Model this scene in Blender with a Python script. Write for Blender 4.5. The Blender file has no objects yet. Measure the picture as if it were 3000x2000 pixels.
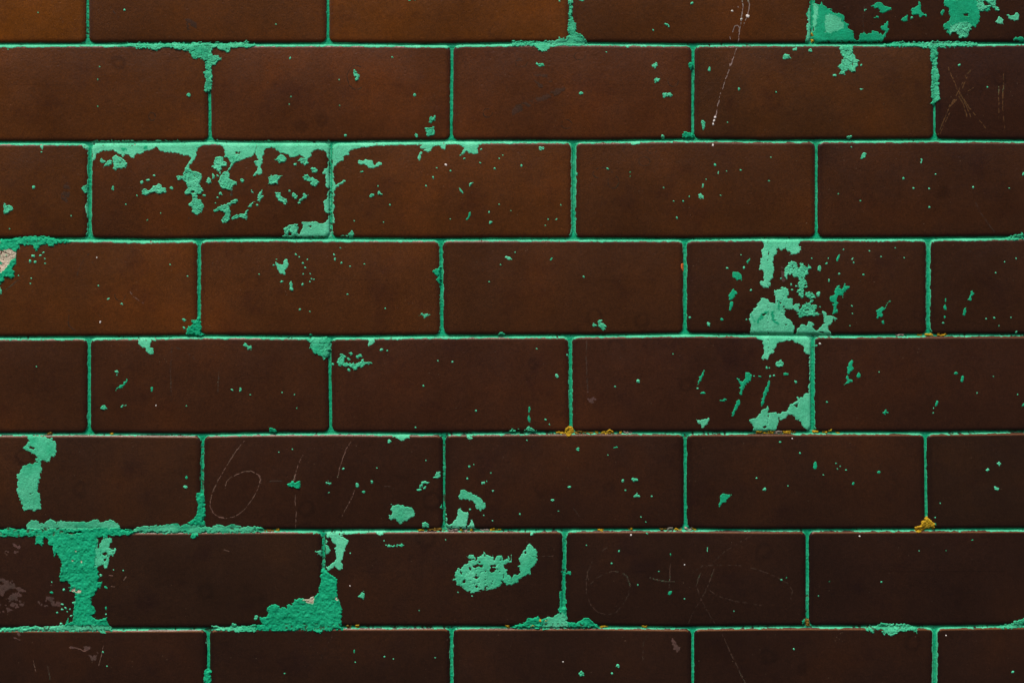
# a wall of brown glazed bricks with flaking green paint
DATA = """
A0 t 1070 420 1240 440 1300 455 1360 450 1430 468 1510 440 1600 445 1700 465 1750 490 1765 530 1790 548 1840 535 1890 565 1880 600 1890 640 1873 670 1885 720 1890 760 1875 820 1890 850 1930 845 1950 825 1945 780 1948 720 1945 605 1985 600 2033 550 2010 512 1950 508 1945 450 2000 440 2040 470 2090 487 2130 450 2250 438 2352 430 2352 400 2290 395 2265 368 2240 390 1500 395 1200 395
A0 f 1735 882 18 355 122 6 1148 97 9 75 457 5 920 617 4 903 982 6 903 735 4
B0 f 185 228 7 315 538 9 766 738 6 325 893 6 308 962 6 771 974 4 1253 530 8 1460 878 13 820 1243 12 1410 8 8 1458 2 6
B0 k 888 655 905 648 940 672 955 710 945 735 930 752 912 740 920 708 898 690
B0 k 1585 1105 1600 1080 1640 1073 1658 1082 1640 1110 1605 1133
B0 k 1550 1182 1600 1178 1640 1172 1645 1215 1635 1248 1605 1245 1570 1250 1555 1215
B0 k 1452 1245 1475 1227 1498 1240 1490 1265 1465 1270
B0 m 1450 440 1460 410 1515 415 1512 440 1490 448
C0 t 520 0 528 60 522 170 505 230 515 270 518 335 490 352 435 345 425 365 350 375 200 382 0 372 0 425 200 418 245 468 290 480 335 460 355 425 540 425 640 415 700 400 690 378 660 360 655 340 600 300 582 285 592 270 585 220 570 180 555 160 555 60 552 0
C0 ~n 200 390 360 330 480 360 560 310 700 390 640 430 355 440 290 480 220 430
C0 m 600 0 640 18 660 8 655 0
C0 k 1402 232 1412 212 1458 238 1440 258
C0 f 1650 37 12 1297 282 8 437 13 8 635 862 12 868 482 3 1812 640 14 2084 825 11 1978 1127 5 1385 1262 16
C0 m 1050 420 1060 447 1085 425 1140 412 1195 432 1225 425 1240 405 1100 400
C0 k 222 590 245 585 262 600 285 588 302 605 270 620 255 628 232 610
C0 k 1287 605 1300 585 1325 583 1340 605 1320 635 1295 628
C0 k 1305 742 1325 725 1360 728 1362 748 1320 765
C0 k 1378 880 1390 862 1420 862 1450 855 1473 878 1460 895 1420 888 1395 900
C0 k 1740 1105 1752 1110 1778 1130 1775 1170 1758 1200 1745 1165 1735 1130
C0 r 1615 600 1640 575 1660 585 1675 600 1650 630 1650 650 1625 625
C0 r 1567 1230 1585 1212 1640 1220 1690 1265 1560 1270
C0 w 2163 155 16 2022 110 10 2105 180 9 1865 1080 9 1856 1110 9 1848 1142 8
D0 e 355 130 375 60 395 0 420 0 430 30 480 48 495 15 500 55 560 85 610 130 660 135 695 150 700 200 725 230 740 265 780 290 790 340 800 375 830 385 345 385 360 290 352 260 365 190
D0 ~m 530 150 560 135 600 145 640 160 690 205 700 250 650 280 590 300 525 305 520 230
D0 ~m 355 380 352 260 375 60 392 20 392 380
D0 ~m 415 30 460 55 450 160 435 240 415 300
D0 e 822 385 840 345 840 310 880 310 910 325 960 290 1000 290 1050 318 1085 290 1035 270 1030 255 1060 240 1080 205 1100 200 1103 290 1080 320 1060 360 1055 385
D0 e 930 60 975 45 1000 25 1050 30 1070 65 1100 78 1138 72 1130 100 1080 105 1055 135 1035 125 1010 95 975 80
D0 e 965 160 1010 158 1012 172 965 172
D0 f 890 100 10 1320 168 10 608 700 13 853 603 8 1755 605 11 2010 805 5 700 690 6 72 852 5
D0 e 1222 180 1265 150 1280 140 1280 190 1245 205 1225 198
D0 e 1310 110 1335 75 1370 60 1378 12 1395 30 1400 85 1420 130 1445 140 1440 158 1415 155 1400 170 1375 145 1340 145 1310 135
D0 e 1578 120 1600 90 1617 105 1610 130 1592 150
D0 e 1615 40 1630 0 2090 0 2095 30 2090 55 2115 75 2125 110 2090 100 2050 70 2035 100 2000 115 1960 105 1935 120 1940 200 1905 255 1870 250 1835 310 1830 345 1760 355 1740 320 1725 290 1690 310 1665 330 1650 300 1655 275 1608 275 1605 230 1640 210 1670 190 1660 130 1655 80 1620 70
D0 h 1795 130 1835 130 1835 155 1800 150
D0 h 1975 0 2020 40 2030 60 2000 60 1970 30
D0 h 1705 0 1740 0 1730 12
D0 ~k 1680 240 1720 230 1760 220 1810 200 1835 215 1870 245 1835 310 1830 345 1760 355 1740 320 1725 290 1690 310 1665 330
D0 ~k 1900 0 2090 0 2125 110 2040 60 1940 115 1925 60
D0 m 2090 200 2120 155 2160 190 2155 225 2115 225
D0 m 2190 135 2230 150 2285 125 2303 150 2295 185 2250 195 2215 180
D0 e 2270 345 2352 345 2352 385 2255 375
D0 t 1050 410 1100 435 1300 430 1480 440 1495 470 1490 520 1510 600 1505 680 1500 780 1500 850 1500 950 1525 970 1545 930 1580 915 1570 850 1575 780 1565 700 1560 640 1555 540 1558 470 1550 440 1730 435 1930 425 1940 400 1850 385 1700 380 1400 385 1180 390
D0 k 570 405 660 430 665 480 690 530 672 590 650 620 670 650 645 685 690 692 730 650 760 665 795 675 790 640 825 595 835 560 800 535 780 490 785 430 830 405
D0 k 130 545 135 515 170 497 200 505 205 545 170 540
D0 k 225 450 268 435 265 465 228 472
D0 k 370 460 390 440 405 478 370 478
D0 m 838 820 873 825 850 835
D0 k 720 1262 740 1250 785 1245 780 1270 745 1278
A1 m 845 40 2352 40 2352 155 2310 190 2240 215 2180 235 2150 260 2100 320 2120 340 2105 390 2175 420 2175 440 2130 470 2130 495 2060 485 2030 465 2010 420 2030 370 2050 335 2090 320 2130 255 2100 205 2070 190 2060 130 2045 95 1990 75 1930 75 1855 85 1845 95 1812 105 1810 160 1780 230 1745 265 1735 300 1790 325 1855 340 1850 380 1840 440 1865 500 1850 535 1815 535 1810 575 1845 585 1880 640 1860 700 1830 705 1805 728 1770 690 1755 650 1735 625 1765 600 1770 545 1745 530 1710 530 1690 515 1730 480 1720 430 1680 400 1640 400 1635 370 1685 365 1705 320 1715 270 1755 210 1745 180 1700 170 1640 160 1480 140 1465 110 1430 105 1390 125 1350 135 1300 160 1240 170 1240 200 1200 200 1185 170 1150 165 1130 190 1110 165 1060 145 1040 125 990 130 960 135 930 150 890 160 870 215 850 230
A1 h 2165 155 2210 150 2205 165 2170 162
A1 h 1760 510 1790 500 1795 520 1765 525
A1 ~e 1110 110 1160 90 1165 130 1130 140
A1 ~e 1320 95 1355 80 1360 115 1330 125
A1 ~k 1640 290 1880 320 1890 740 1640 740
A1 ~k 2000 180 2200 180 2200 520 2000 520
A1 k 1955 285 1975 200 2045 180 2050 235 2085 245 2080 275 2035 285 2038 350 2010 320 1990 310
A1 k 925 215 940 205 962 220 975 240 1020 215 1030 250 1010 270 960 280 975 250 935 238
A1 k 1035 190 1065 168 1095 185 1130 210 1170 250 1165 285 1130 300 1080 298 1070 318 1030 290 1060 280 1035 230
A1 k 1290 420 1315 405 1330 425 1305 443
A1 k 1345 405 1370 387 1382 400 1358 418
A1 k 1028 490 1038 452 1048 460 1050 500
A1 k 1305 530 1325 478 1370 510 1400 475 1440 450 1460 430 1495 440 1490 470 1525 490 1528 520 1490 520 1460 522 1430 515 1380 525 1355 540
A1 f 1420 360 10 1583 475 14 1263 545 6 1160 625 4 1480 706 5 1358 768 4 2005 362 11 2229 407 16 2002 564 8 1880 547 13 1983 614 4
A1 k 1870 415 1905 405 1930 385 1950 410 1925 443 1905 425
A1 k 1950 350 1955 340 1980 368 1975 395 1955 390
A1 k 2012 520 2030 515 2045 545 2020 540
A1 k 1965 690 1975 665 2020 640 2080 625 2120 600 2140 580 2185 573 2188 600 2160 612 2130 620 2105 650 2120 690 2125 715 2110 755 2085 780 2060 800 2035 770 2060 745 2070 700 2010 685
A1 k 2125 740 2200 720 2245 715 2278 685 2275 755 2200 748 2140 775
A1 k 2278 640 2310 625 2345 585 2352 600 2320 640 2310 660 2285 655
A1 k 2300 480 2332 520 2320 520
A1 k 2335 230 2352 225 2352 275
A1 k 2320 370 2352 330 2352 365
A1 k 30 665 45 625 75 635 105 635 128 680 90 690 60 712 38 700
A1 f 314 471 11 383 145 7 657 730 6 90 849 5
A1 m 365 80 390 130 400 80
A1 t 750 480 770 450 800 445 800 520 770 510
A1 m 783 640 795 600 800 720 790 700
A1 m 740 75 790 130 810 85
A1 r 30 945 150 930 250 915 400 920 500 930 560 950 660 965 650 975 540 975 515 990 490 1015 450 1005 435 980 370 1000 370 1020 345 1058 320 1030 290 990 230 1000 180 985 190 1010 155 1060 155 1100 150 1180 110 1215 135 1240 135 1300 105 1325 90 1280 50 1300 40 1330 10 1340 15 1360 0 1370 0 940
A1 ~b 0 1050 50 1040 110 1030 150 1075 150 1110 100 1130 75 1200 20 1250 0 1250
A1 ~e 0 1140 30 1160 25 1180 0 1170
A1 ~e 50 1085 62 1080 65 1098 52 1098
A1 k 0 1375 25 1420 15 1450 0 1450
A1 k 290 1090 325 1085 325 1110 295 1110
A1 f 283 1150 12 327 1150 10 375 1093 9 402 1067 8 415 1125 7 419 1167 7 293 1303 4 176 1278 6 286 1352 4 909 1370 5 1565 1177 5 1725 1283 4
A1 w 892 1112 6
A1 m 985 1495 1010 1482 1010 1492 995 1502
A1 m 1105 1540 1130 1528 1135 1552
B1 m 0 40 680 40 680 860 700 920 240 925 265 900 262 850 300 810 380 805 385 840 375 880 400 895 430 830 415 790 450 790 500 785 540 782 600 800 655 790 662 760 665 700 635 700 618 600 650 580 665 480 640 465 645 400 640 350 612 340 625 310 665 290 665 200 645 150 610 125 560 120 515 140 505 190 460 215 430 190 400 170 360 195 310 190 295 165 230 155 190 130 175 110 130 100 75 125 65 180 60 240 35 290 65 320 60 345 0 360 0 330 20 280 0 270 0 230 25 225 0 160
B1 h 480 825 510 820 505 838
B1 h 300 910 305 870 330 890 325 915
B1 ~k 240 790 390 790 385 930 240 930
B1 k 180 210 220 170 250 170 275 205 270 240 220 240
B1 k 390 215 430 200 475 205 478 240 455 270 420 250
B1 k 505 295 540 285 570 310 550 340 515 325
B1 k 120 440 125 390 150 360 200 360 235 365 205 400 200 435 140 450
B1 k 445 360 480 352 520 380 550 390 580 430 545 463 510 450 510 415 470 420 445 395
B1 k 180 515 220 512 240 555 290 575 270 625 235 600 205 590
B1 k 305 490 320 490 318 510 305 505
B1 k 325 520 350 515 378 550 370 575 340 560
B1 k 393 620 400 580 420 570 440 530 482 540 470 585 430 580 415 600 410 620
B1 k 20 590 30 530 60 500 65 560 45 605
B1 m 700 60 1100 45 1500 40 2352 35 2352 65 2280 60 2200 55 2130 55 2070 75 2035 80 2045 100 2030 120 2040 150 2015 165 1960 150 1930 135 1900 165 1890 155 1915 110 1880 80 1830 65 1770 75 1745 85 1740 120 1710 110 1700 85 1640 85 1610 130 1580 143 1545 135 1520 160 1515 205 1500 235 1485 190 1495 150 1555 115 1510 100 1520 75 1300 78 1150 85 1010 100 1000 100 920 120 880 125 850 145 870 165 800 185 800 215 760 240 725 270 710 320 715 400 725 450 750 440 780 430 810 400 825 410 820 425 780 445 745 460 730 485 715 560 710 620 715 650 710 700 720 790 705 800 700 900
B1 m 935 230 965 220 985 235 1000 215 1050 215 1090 265 1130 240 1162 238 1150 265 1110 285 1070 300 1030 280 990 250 975 265 945 262
B1 k 1035 560 1050 535 1080 525 1085 535 1070 555
B1 k 1112 520 1135 500 1145 520 1162 525 1140 535 1120 535
B1 k 1618 375 1628 362 1635 380 1628 400
B1 k 1955 440 1965 428 1998 428 1975 445 1960 465
B1 k 1868 470 1880 480 1908 520 1902 532 1875 500
B1 e 1930 770 1950 735 1950 700 1970 690 1972 730 1945 770
B1 f 12 632 10 363 255 12 972 327 10 1123 458 6 1232 630 8 904 777 6 1173 788 4 1662 291 5 1788 318 8 1563 457 5 2142 697 8 2154 792 11 2193 297 9 2060 245 7 2235 205 6 2268 174 5 1915 205 8 1878 175 7 2068 120 8 2234 626 5 2342 684 5 1786 759 5
B1 w 1745 262 9
B1 k 780 915 800 903 815 912 850 905 855 880 885 875 900 910 895 925
B1 m 190 1160 210 1175 240 1180 270 1130 290 1130 292 1180 288 1215 270 1240 270 1270 230 1265 205 1240 195 1200
B1 k 358 1075 378 1075 380 1093 360 1093
B1 k 222 1345 235 1320 252 1325 240 1345
B1 k 312 1350 328 1322 340 1360 335 1385 345 1415 318 1415
B1 f 191 1130 6 165 1182 7 399 1107 6 434 1165 9 455 1206 8 474 1130 4 437 1264 6 430 1360 9 513 1308 6 535 1313 6 497 1335 6 501 1262 4 718 1087 8 727 1122 7 727 1134 7 787 1162 9 866 1193 7 997 1172 6 777 1024 6 843 1450 6 32 1266 6 2247 1179 7 2142 1335 6
B1 r 1620 1225 1660 1215 1690 1195 1700 1230 1700 1310 1690 1360 1660 1330 1655 1310 1680 1290 1650 1280 1625 1250
B1 m 2287 1108 2310 1100 2352 1125 2352 1130 2310 1128
C1 k 243 110 250 97 300 97 295 118 265 127 245 122
C1 k 395 768 410 750 418 758 408 770
C1 k 585 330 605 335 600 362 590 355
C1 m 1070 50 1100 83 1170 70 1190 45
C1 m 1440 50 1475 62 1480 40
C1 e 1075 330 1090 315 1088 335 1078 340
C1 e 1078 368 1092 348 1085 372
C1 m 1702 535 1740 535 1757 555 1757 577 1720 570
C1 m 1743 470 1750 435 1760 437 1754 468
C1 m 1886 345 1893 318 1903 325 1896 348
C1 f 87 270 9 448 630 5 332 762 6 306 818 6 876 298 9 1392 473 6 1483 596 4 1571 597 8 1627 554 4 1514 750 9 1782 396 5 1866 263 12 1969 321 4 2099 311 7 1914 543 4 28 1065 5 658 1290 9 2127 1205 11 1975 1210 9 2102 1087 5 2192 1413 8
C1 w 1845 80 9
C1 k 770 955 850 935 870 950 850 968 800 962
C1 e 345 1140 358 1115 372 1112 360 1138
C1 o 1553 1165 1578 1165 1578 1235 1568 1240 1555 1200
C1 m 2270 940 2352 940 2352 1390 2300 1380 2280 1370 2290 1330 2310 1320 2305 1230 2270 1220 2285 1130 2300 1080 2290 1050 2320 1010 2305 970
C1 e 2020 1245 2060 1245 2110 1270 2105 1325 2070 1325 2025 1290
C1 e 2150 1150 2185 1115 2175 1150 2160 1170
C1 e 1985 1490 1990 1450 2020 1410 2060 1410 2055 1450 2025 1490 2000 1500
D1 m 0 940 300 950 280 985 300 1020 290 1050 260 1080 230 1075 215 1098 195 1085 205 1070 165 1040 160 1020 120 1045 95 1025 80 1040 75 1075 50 1100 45 1150 50 1230 40 1300 5 1330 0 1335
D1 m 0 1340 20 1345 15 1375 0 1370
D1 k 150 1210 175 1190 180 1150 240 1145 260 1160 275 1200 265 1230 290 1220 300 1160 330 1190 360 1200 375 1180 395 1215 360 1220 365 1260 335 1280 330 1305 355 1350 355 1380 325 1385 320 1430 330 1470 315 1490 285 1470 270 1430 285 1390 280 1320 265 1300 240 1295 215 1265 185 1270 165 1310 145 1290
D1 e 620 1145 635 1110 658 1075 655 1110 640 1145
D1 m 753 1130 770 1120 782 1098 780 1130
D1 f 115 1305 7 460 1447 18 468 1212 18 784 1160 7 551 1120 6 535 1166 9 556 1316 7 556 1328 7 650 1262 9 873 1270 9 400 1120 4 930 1051 4 1036 1105 6 1168 1024 4 1249 1115 5 693 1038 4
D1 k 850 185 865 160 905 158 895 185 865 207 852 195
D1 k 1402 205 1415 205 1418 230 1408 232
D1 f 766 98 5 1403 243 7 1535 349 5 1240 387 10 1331 478 7 1475 482 7 1478 652 9 1879 469 8 2211 477 6 2340 347 12 845 593 5 644 528 5 25 193 4 5 410 7 2169 1152 6 2275 1122 6 2086 1252 4
D1 t 2150 925 2300 900 2352 890 2352 940 2220 945
A2 k 1678 420 1690 415 1712 428 1700 445 1680 435
A2 k 1675 492 1690 485 1702 520 1690 515
A2 r 1708 565 1715 520 1735 490 1765 475 1765 440 1800 435 1830 400 1842 440 1850 540 1890 560 1840 580
A2 m 1275 610 1285 590 1385 590 1385 680 1410 700 1420 740 1380 740 1340 715 1335 695 1280 655
A2 m 1390 590 1460 590 1425 625 1405 615
A2 e 1060 1075 1085 1035 1130 1015 1155 990 1170 978 1178 985 1160 1015 1120 1045 1085 1070
A2 e 1392 1050 1405 1045 1405 1090 1393 1085
A2 k 930 1218 960 1210 985 1245 975 1255 935 1240
A2 k 1098 1235 1155 1208 1165 1212 1110 1240
A2 f 1072 905 12 1078 935 4 340 858 5 1717 1218 5 2138 1074 10 2209 1070 10 2303 1116 4
A2 w 925 445 5 922 455 5 1437 1214 5
A2 k 2235 650 2260 645 2310 680 2305 703 2270 690 2245 675
B2 e 480 575 505 555 520 575
B2 t 455 600 650 590 690 600 690 690 660 770 640 800 615 790 615 765 580 755 540 745 515 705 495 685 505 640 470 620
B2 m 1040 595 1100 595 1085 640 1040 670 1025 655
B2 k 742 825 760 780 780 765 770 745 800 742 825 755 825 775 800 800 800 825 880 830 930 825 965 810 985 795 1000 815 1065 820 1068 828 1000 845 980 865 940 870 930 890 905 902 895 885 870 875 860 855 810 855 800 845 760 852
B2 k 850 735 875 728 888 745 870 762
B2 k 918 772 955 745 975 755 980 768 940 782
B2 k 830 780 845 775 870 795 850 805
B2 k 1503 385 1520 360 1535 375 1560 378 1600 378 1595 388 1565 405 1545 420 1540 400 1510 390
B2 f 855 890 14 705 835 13 1155 706 11 1207 712 8 1672 805 6 1805 814 8 1539 1034 7 2022 1263 9 1466 1417 8 405 335 9 496 353 6 1189 325 7 243 1094 4 356 1115 4 376 1240 5
B2 r 120 1418 135 1410 160 1425 190 1450 175 1475 130 1470
B2 m 1255 1498 1340 1480 1440 1480 1400 1515 1330 1540 1300 1520
B2 k 1212 1530 1222 1520 1243 1545 1225 1563 1212 1555
B2 m 1940 1490 1985 1490 1985 1520 1960 1540 1940 1525
B2 t 2215 560 2250 545 2300 560 2280 575
B2 t 2320 1455 2352 1435 2352 1460
C2 k 738 460 750 458 755 478 785 480 785 448 805 433 824 440 820 460 865 488 862 518 830 525 800 505 775 492 742 490
C2 f 1633 411 10 1808 471 15 2152 427 7 508 752 9 1158 993 12 228 694 4 1478 742 5 946 1040 4 1703 1057 7 2221 945 4 2340 870 10 308 1345 9 344 1389 4
C2 e 1912 410 1930 408 1948 428 1930 438 1915 430
C2 e 1990 340 2005 260 2030 265 2028 300 2010 345
C2 m 2180 560 2200 470 2178 440 2185 390 2230 320 2270 270 2290 220 2330 240 2352 240 2352 790 2300 795 2285 765 2320 740 2305 680 2300 620 2240 590 2200 575 2150 565 2130 550
C2 h 2290 385 2330 370 2325 385 2300 395
C2 ~e 2190 370 2250 460 2280 380 2352 330 2352 350 2260 460 2230 440
C2 k 386 940 415 917 432 940 415 958
C2 e 1700 1025 1712 970 1750 920 1762 885 1772 900 1742 960 1717 1020
C2 e 1722 1092 1760 1085 1782 1105 1760 1118 1735 1108
C2 e 1908 1165 1955 1145 1980 1158 1950 1172 1915 1178
C2 e 2065 970 2085 975 2100 1005 2135 970 2140 910 2165 915 2197 940 2190 970 2160 1010 2120 1040 2105 1120 2090 1125 2085 1075 2100 1030
C2 e 2018 1315 2030 1250 2060 1170 2090 1150 2090 1185 2060 1250 2030 1315
C2 e 2263 942 2292 942 2290 956 2265 956
C2 e 2280 1225 2290 1175 2310 1100 2352 985 2352 1080 2310 1170 2300 1215
C2 m 1685 1338 1700 1345 1750 1345 1815 1330 1800 1380 1750 1422 1715 1380
C2 m 2175 1345 2240 1330 2290 1265 2340 1225 2352 1220 2352 1455 2215 1455 2218 1400 2200 1375
C2 h 2305 1405 2330 1400 2335 1420 2310 1430
C2 e 150 1285 150 1240 157 1215 172 1250 160 1285
C2 e 145 1330 155 1302 175 1345 162 1370 150 1355
C2 t 105 1450 150 1408 175 1415 220 1455
C2 t 0 1435 60 1435 20 1455 0 1460
D2 m 0 270 60 275 70 210 50 190 55 160 110 150 118 118 150 140 182 150 182 190 170 230 225 240 230 270 215 305 250 285 290 285 290 325 275 365 240 330 190 335 150 325 150 380 165 415 205 435 245 480 235 545 230 600 0 600
D2 ~e 90 250 105 250 100 340 90 330
D2 ~e 20 350 50 350 60 430 100 470 80 480 30 430
D2 h 150 470 185 475 165 488
D2 h 55 430 75 430 70 438
D2 m 245 575 270 520 310 470 360 490 375 448 400 445 425 475 410 500 440 540 470 500 515 460 515 430 510 390 500 360 530 355 535 385 580 385 600 400 598 455 545 490 550 520 600 580
D2 e 555 230 600 195 612 150 640 115 655 145 680 150 700 95 705 125 750 130 745 150 700 170 685 205 690 240 675 210 635 205 625 240 638 270 625 305 630 370 590 385 600 320 585 265
D2 k 275 380 310 290 340 275 380 280 390 240 415 240 420 280 440 320 425 360 485 380 430 400 350 395 300 405
D2 k 345 180 380 172 425 195 425 225 385 238 345 215
D2 k 605 400 645 420 625 425 612 445
D2 e 993 345 1050 310 1085 315 1060 345 1040 365 1050 385 1020 410 1000 425 995 390
D2 e 1073 300 1122 255 1120 265 1085 295
D2 e 1042 440 1065 430 1065 470 1045 470
D2 e 1607 310 1625 280 1640 340 1620 335
D2 e 1622 235 1632 232 1635 265 1625 262
D2 e 1612 405 1620 378 1630 405 1620 420
D2 e 1835 245 1860 200 1860 165 1875 158 1885 200 1860 240 1845 258
D2 e 1785 385 1795 330 1815 318 1815 360 1805 390
D2 f 475 310 6 768 303 7 773 372 4 752 484 5 210 105 8 257 122 8 218 155 8 1609 458 9 2001 420 7 2076 412 9 2228 408 6 2120 484 6 2281 541 9 250 997 13 52 940 9 18 952 10 10 870 6 445 665 9
D2 m 0 570 380 570 420 600 420 760 380 755 330 715 325 670 280 640 240 630 215 615 150 625 90 640 70 690 45 700 45 735 0 765
D2 h 175 590 205 610 190 610
D2 m 380 770 425 770 425 1440 370 1445 330 1410 290 1345 255 1345 245 1315 205 1290 170 1300 165 1330 110 1350 100 1320 90 1370 80 1420 70 1450 0 1450 0 1285 50 1280 120 1290 180 1255 205 1210 260 1170 265 1125 290 1160 330 1110 375 1105 375 1040 385 1020
D2 ~e 395 600 425 600 430 1440 390 1440
D2 h 235 1215 275 1190 270 1235
D2 k 65 830 85 800 115 785 138 815 130 850 95 870 75 855
D2 e 137 925 165 905 190 925 185 940 145 940
D2 e 0 980 15 990 10 1030 0 1070
D2 e 723 900 735 830 770 795 783 800 770 850 780 880 765 895 740 925 730 915
D2 e 690 1033 720 980 728 940 742 970 778 985 765 1000 715 1020
D2 e 808 945 825 910 848 930 845 950 825 960
D2 e 1058 1275 1080 1262 1112 1285 1110 1293 1080 1290 1065 1295
D2 e 1527 1225 1540 1170 1562 1168 1550 1215
D2 e 1697 920 1720 905 1740 920 1715 937
D2 e 1765 990 1775 940 1795 945 1788 998
D2 e 2325 1222 2340 1195 2352 1190 2352 1222
D2 f 1016 909 5 540 1184 8 1517 1239 6 1515 1282 6 1915 1100 6 2288 1114 6 2064 948 3
D2 w 476 647 9
A3 n 225 240 410 238 430 260 495 260 490 280 515 300 515 400 505 430 475 430 465 475 400 472 382 440 382 560 370 580 375 630 355 680 350 750 375 770 383 860 380 920 220 922 205 880 185 830 165 760 170 700 165 590 190 590 200 540 235 505 290 495 345 480 330 455 350 440 320 410 280 400 270 380 225 365 222 340 245 310 270 290 262 265
A3 h 265 335 300 335 320 355 310 370 275 355
A3 h 280 770 310 760 290 775
A3 e 1700 620 1713 600 1727 622 1712 637
A3 f 1705 708 14
A3 h 1854 670 1868 670 1868 740 1852 740
A3 r 1805 795 1825 762 1880 780 1880 1070 1800 1085 1720 1035 1790 1000 1812 980 1812 850
A3 r 0 1105 90 1080 160 1095 240 1100 250 1050 290 1020 350 1020 365 1050 410 1045 430 1015 475 1005 515 1025 520 1070 530 1020 620 1020 680 1030 815 1025 850 1010 905 1010 910 1030 960 1035 980 1010 1060 1012 1078 1045 1110 1100 1230 1100 1275 1070 1450 1060 1640 1045 1660 1065 1720 1050 1880 1070 1940 1080 2000 1045 2060 1060 2140 1045 2180 1070 2352 1070 2352 1130 1820 1130 1812 1165 1770 1185 1745 1165 1770 1140 1720 1130 1230 1130 1180 1150 1100 1155 1080 1160 1000 1140 980 1180 1035 1180 1010 1240 1000 1270 1040 1275 1065 1270 1065 1320 1040 1335 1010 1325 1000 1400 980 1455 960 1450 960 1415 900 1440 870 1440 900 1490 910 1568 555 1568 555 1480 580 1460 565 1400 545 1340 515 1310 505 1355 490 1345 490 1250 455 1240 440 1180 400 1170 395 1250 350 1235 325 1235 340 1190 330 1160 0 1165
A3 ~n 1240 1070 1700 1050 2352 1060 2352 1140 1240 1140
A3 ~n 240 1000 1100 1000 1100 1090 240 1090
A3 h 900 1180 940 1160 950 1180 915 1230 915 1280 895 1270
A3 h 930 1320 975 1300 990 1325 950 1340
A3 h 590 1130 640 1120 750 1115 750 1130 640 1145
A3 h 1160 1108 1215 1105 1215 1115 1180 1118
A3 ~b 692 1286 704 1286 704 1298 692 1298
A3 ~b 740 1385 760 1387 758 1402 742 1400
A3 ~b 662 1378 676 1378 674 1390 662 1390
A3 ~b 680 1520 720 1515 780 1510 770 1535 690 1540
A3 ~n 890 1170 1060 1180 1075 1330 960 1470 870 1430
B3 r 290 688 320 665 370 665 412 652 408 700 400 725 350 715 300 700
B3 k 643 680 665 657 688 658 685 680
B3 k 1640 625 1655 575 1695 572 1700 605 1665 638
B3 k 1500 700 1525 665 1550 647 1565 655 1598 665 1570 680 1540 685 1525 705
B3 k 1468 735 1495 715 1527 735 1510 750
B3 k 1535 715 1562 700 1560 725 1540 730
B3 n 1222 995 1225 970 1262 960 1245 910 1250 870 1300 868 1350 870 1365 885 1440 905 1445 930 1472 945 1460 965 1420 985 1395 1020 1370 1012 1330 1040 1300 1020 1270 990 1240 1005
B3 k 1520 1065 1525 1040 1550 1030 1560 1045 1588 1050 1580 1080 1545 1085
B3 n 1865 815 1885 740 1930 735 1990 775 2055 800 2105 865 2095 910 2060 928 2035 905 2010 865 1985 830 1910 820
B3 m 1735 1100 1800 1050 1840 1000 1855 960 1845 950 1860 905 1885 900 1890 930 1910 940 1945 938 1950 950 1940 1000 1930 1095
B3 m 1935 1095 1985 1005 2000 1070 2035 1095
B3 f 933 693 17 1065 665 10 988 749 14 804 540 9 1562 465 6 1112 533 6 1958 520 12 212 388 4 336 361 5 672 758 5 1942 630 9 2120 655 6 2158 578 5 2093 968 6 2174 1018 4 2001 502 4 1967 914 9 1177 1202 4 867 1315 4 1743 1192 5
B3 m 2070 660 2105 655 2105 680 2075 682
B3 m 2165 735 2190 735 2175 755
B3 t 1690 900 1705 860 1715 910
B3 m 1745 900 1755 1050 1790 1060 1790 1090 1740 1090
B3 t 0 1065 40 1080 80 1105 0 1125
B3 m 520 1125 560 1120 530 1148
B3 m 640 1120 740 1120 740 1150 700 1190 690 1175 650 1175
B3 m 740 1110 1060 1100 1040 1130 900 1140 800 1145 775 1165 850 1185 850 1210 820 1260 825 1290 805 1310 800 1360 780 1390 780 1400 800 1420 795 1450 760 1465 720 1440 660 1475 645 1450 715 1400 740 1360 735 1300 718 1280 730 1240 695 1215 695 1180 730 1160
B3 m 640 1185 660 1205 645 1230 635 1225
B3 n 640 1240 665 1250 683 1290 665 1320 640 1325
B3 n 552 1300 605 1290 605 1340 570 1325
B3 k 1190 1240 1215 1228 1260 1240 1340 1232 1362 1243 1340 1252 1240 1254 1205 1250
B3 m 1075 1105 1200 1105 1140 1160 1110 1150
C3 k 587 365 600 350 622 348 620 375 605 382
C3 e 928 350 965 333 970 343 935 355
C3 k 1095 635 1125 620 1153 627 1153 655 1120 655
C3 k 1120 790 1150 762 1180 795 1165 800 1150 795 1125 808
C3 f 1014 650 12 1041 737 8 1282 793 8 525 706 10 372 829 11 426 928 6 73 957 9 137 280 4 1184 983 4 1230 1029 5 880 414 4 2244 625 5 182 1142 12 1240 1135 8
C3 w 1093 1148 8
C3 e 1898 895 1903 850 1912 820 1910 775 1940 762 1970 775 2005 775 2005 805 1975 825 1965 840 1925 855 1912 895
C3 k 2300 730 2320 713 2338 725 2318 745
D3 f 110 296 9 291 398 9 504 596 6 634 541 6 712 551 7 180 697 5 621 491 4 660 517 4 1580 857 5 1536 988 6
D3 w 222 263 6
D3 e 408 520 425 475 440 475 443 540 425 550 410 535
D3 e 765 690 772 668 788 662 782 690
D3 e 992 575 1015 562 1030 572 1015 588
D3 k 2098 490 2115 472 2135 490 2120 515
D3 k 1995 550 2015 535 2033 550 2010 568
D3 k 2065 720 2085 702 2120 710 2110 732 2070 738
D3 e 1505 1035 1540 1040 1545 1060 1520 1060
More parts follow.
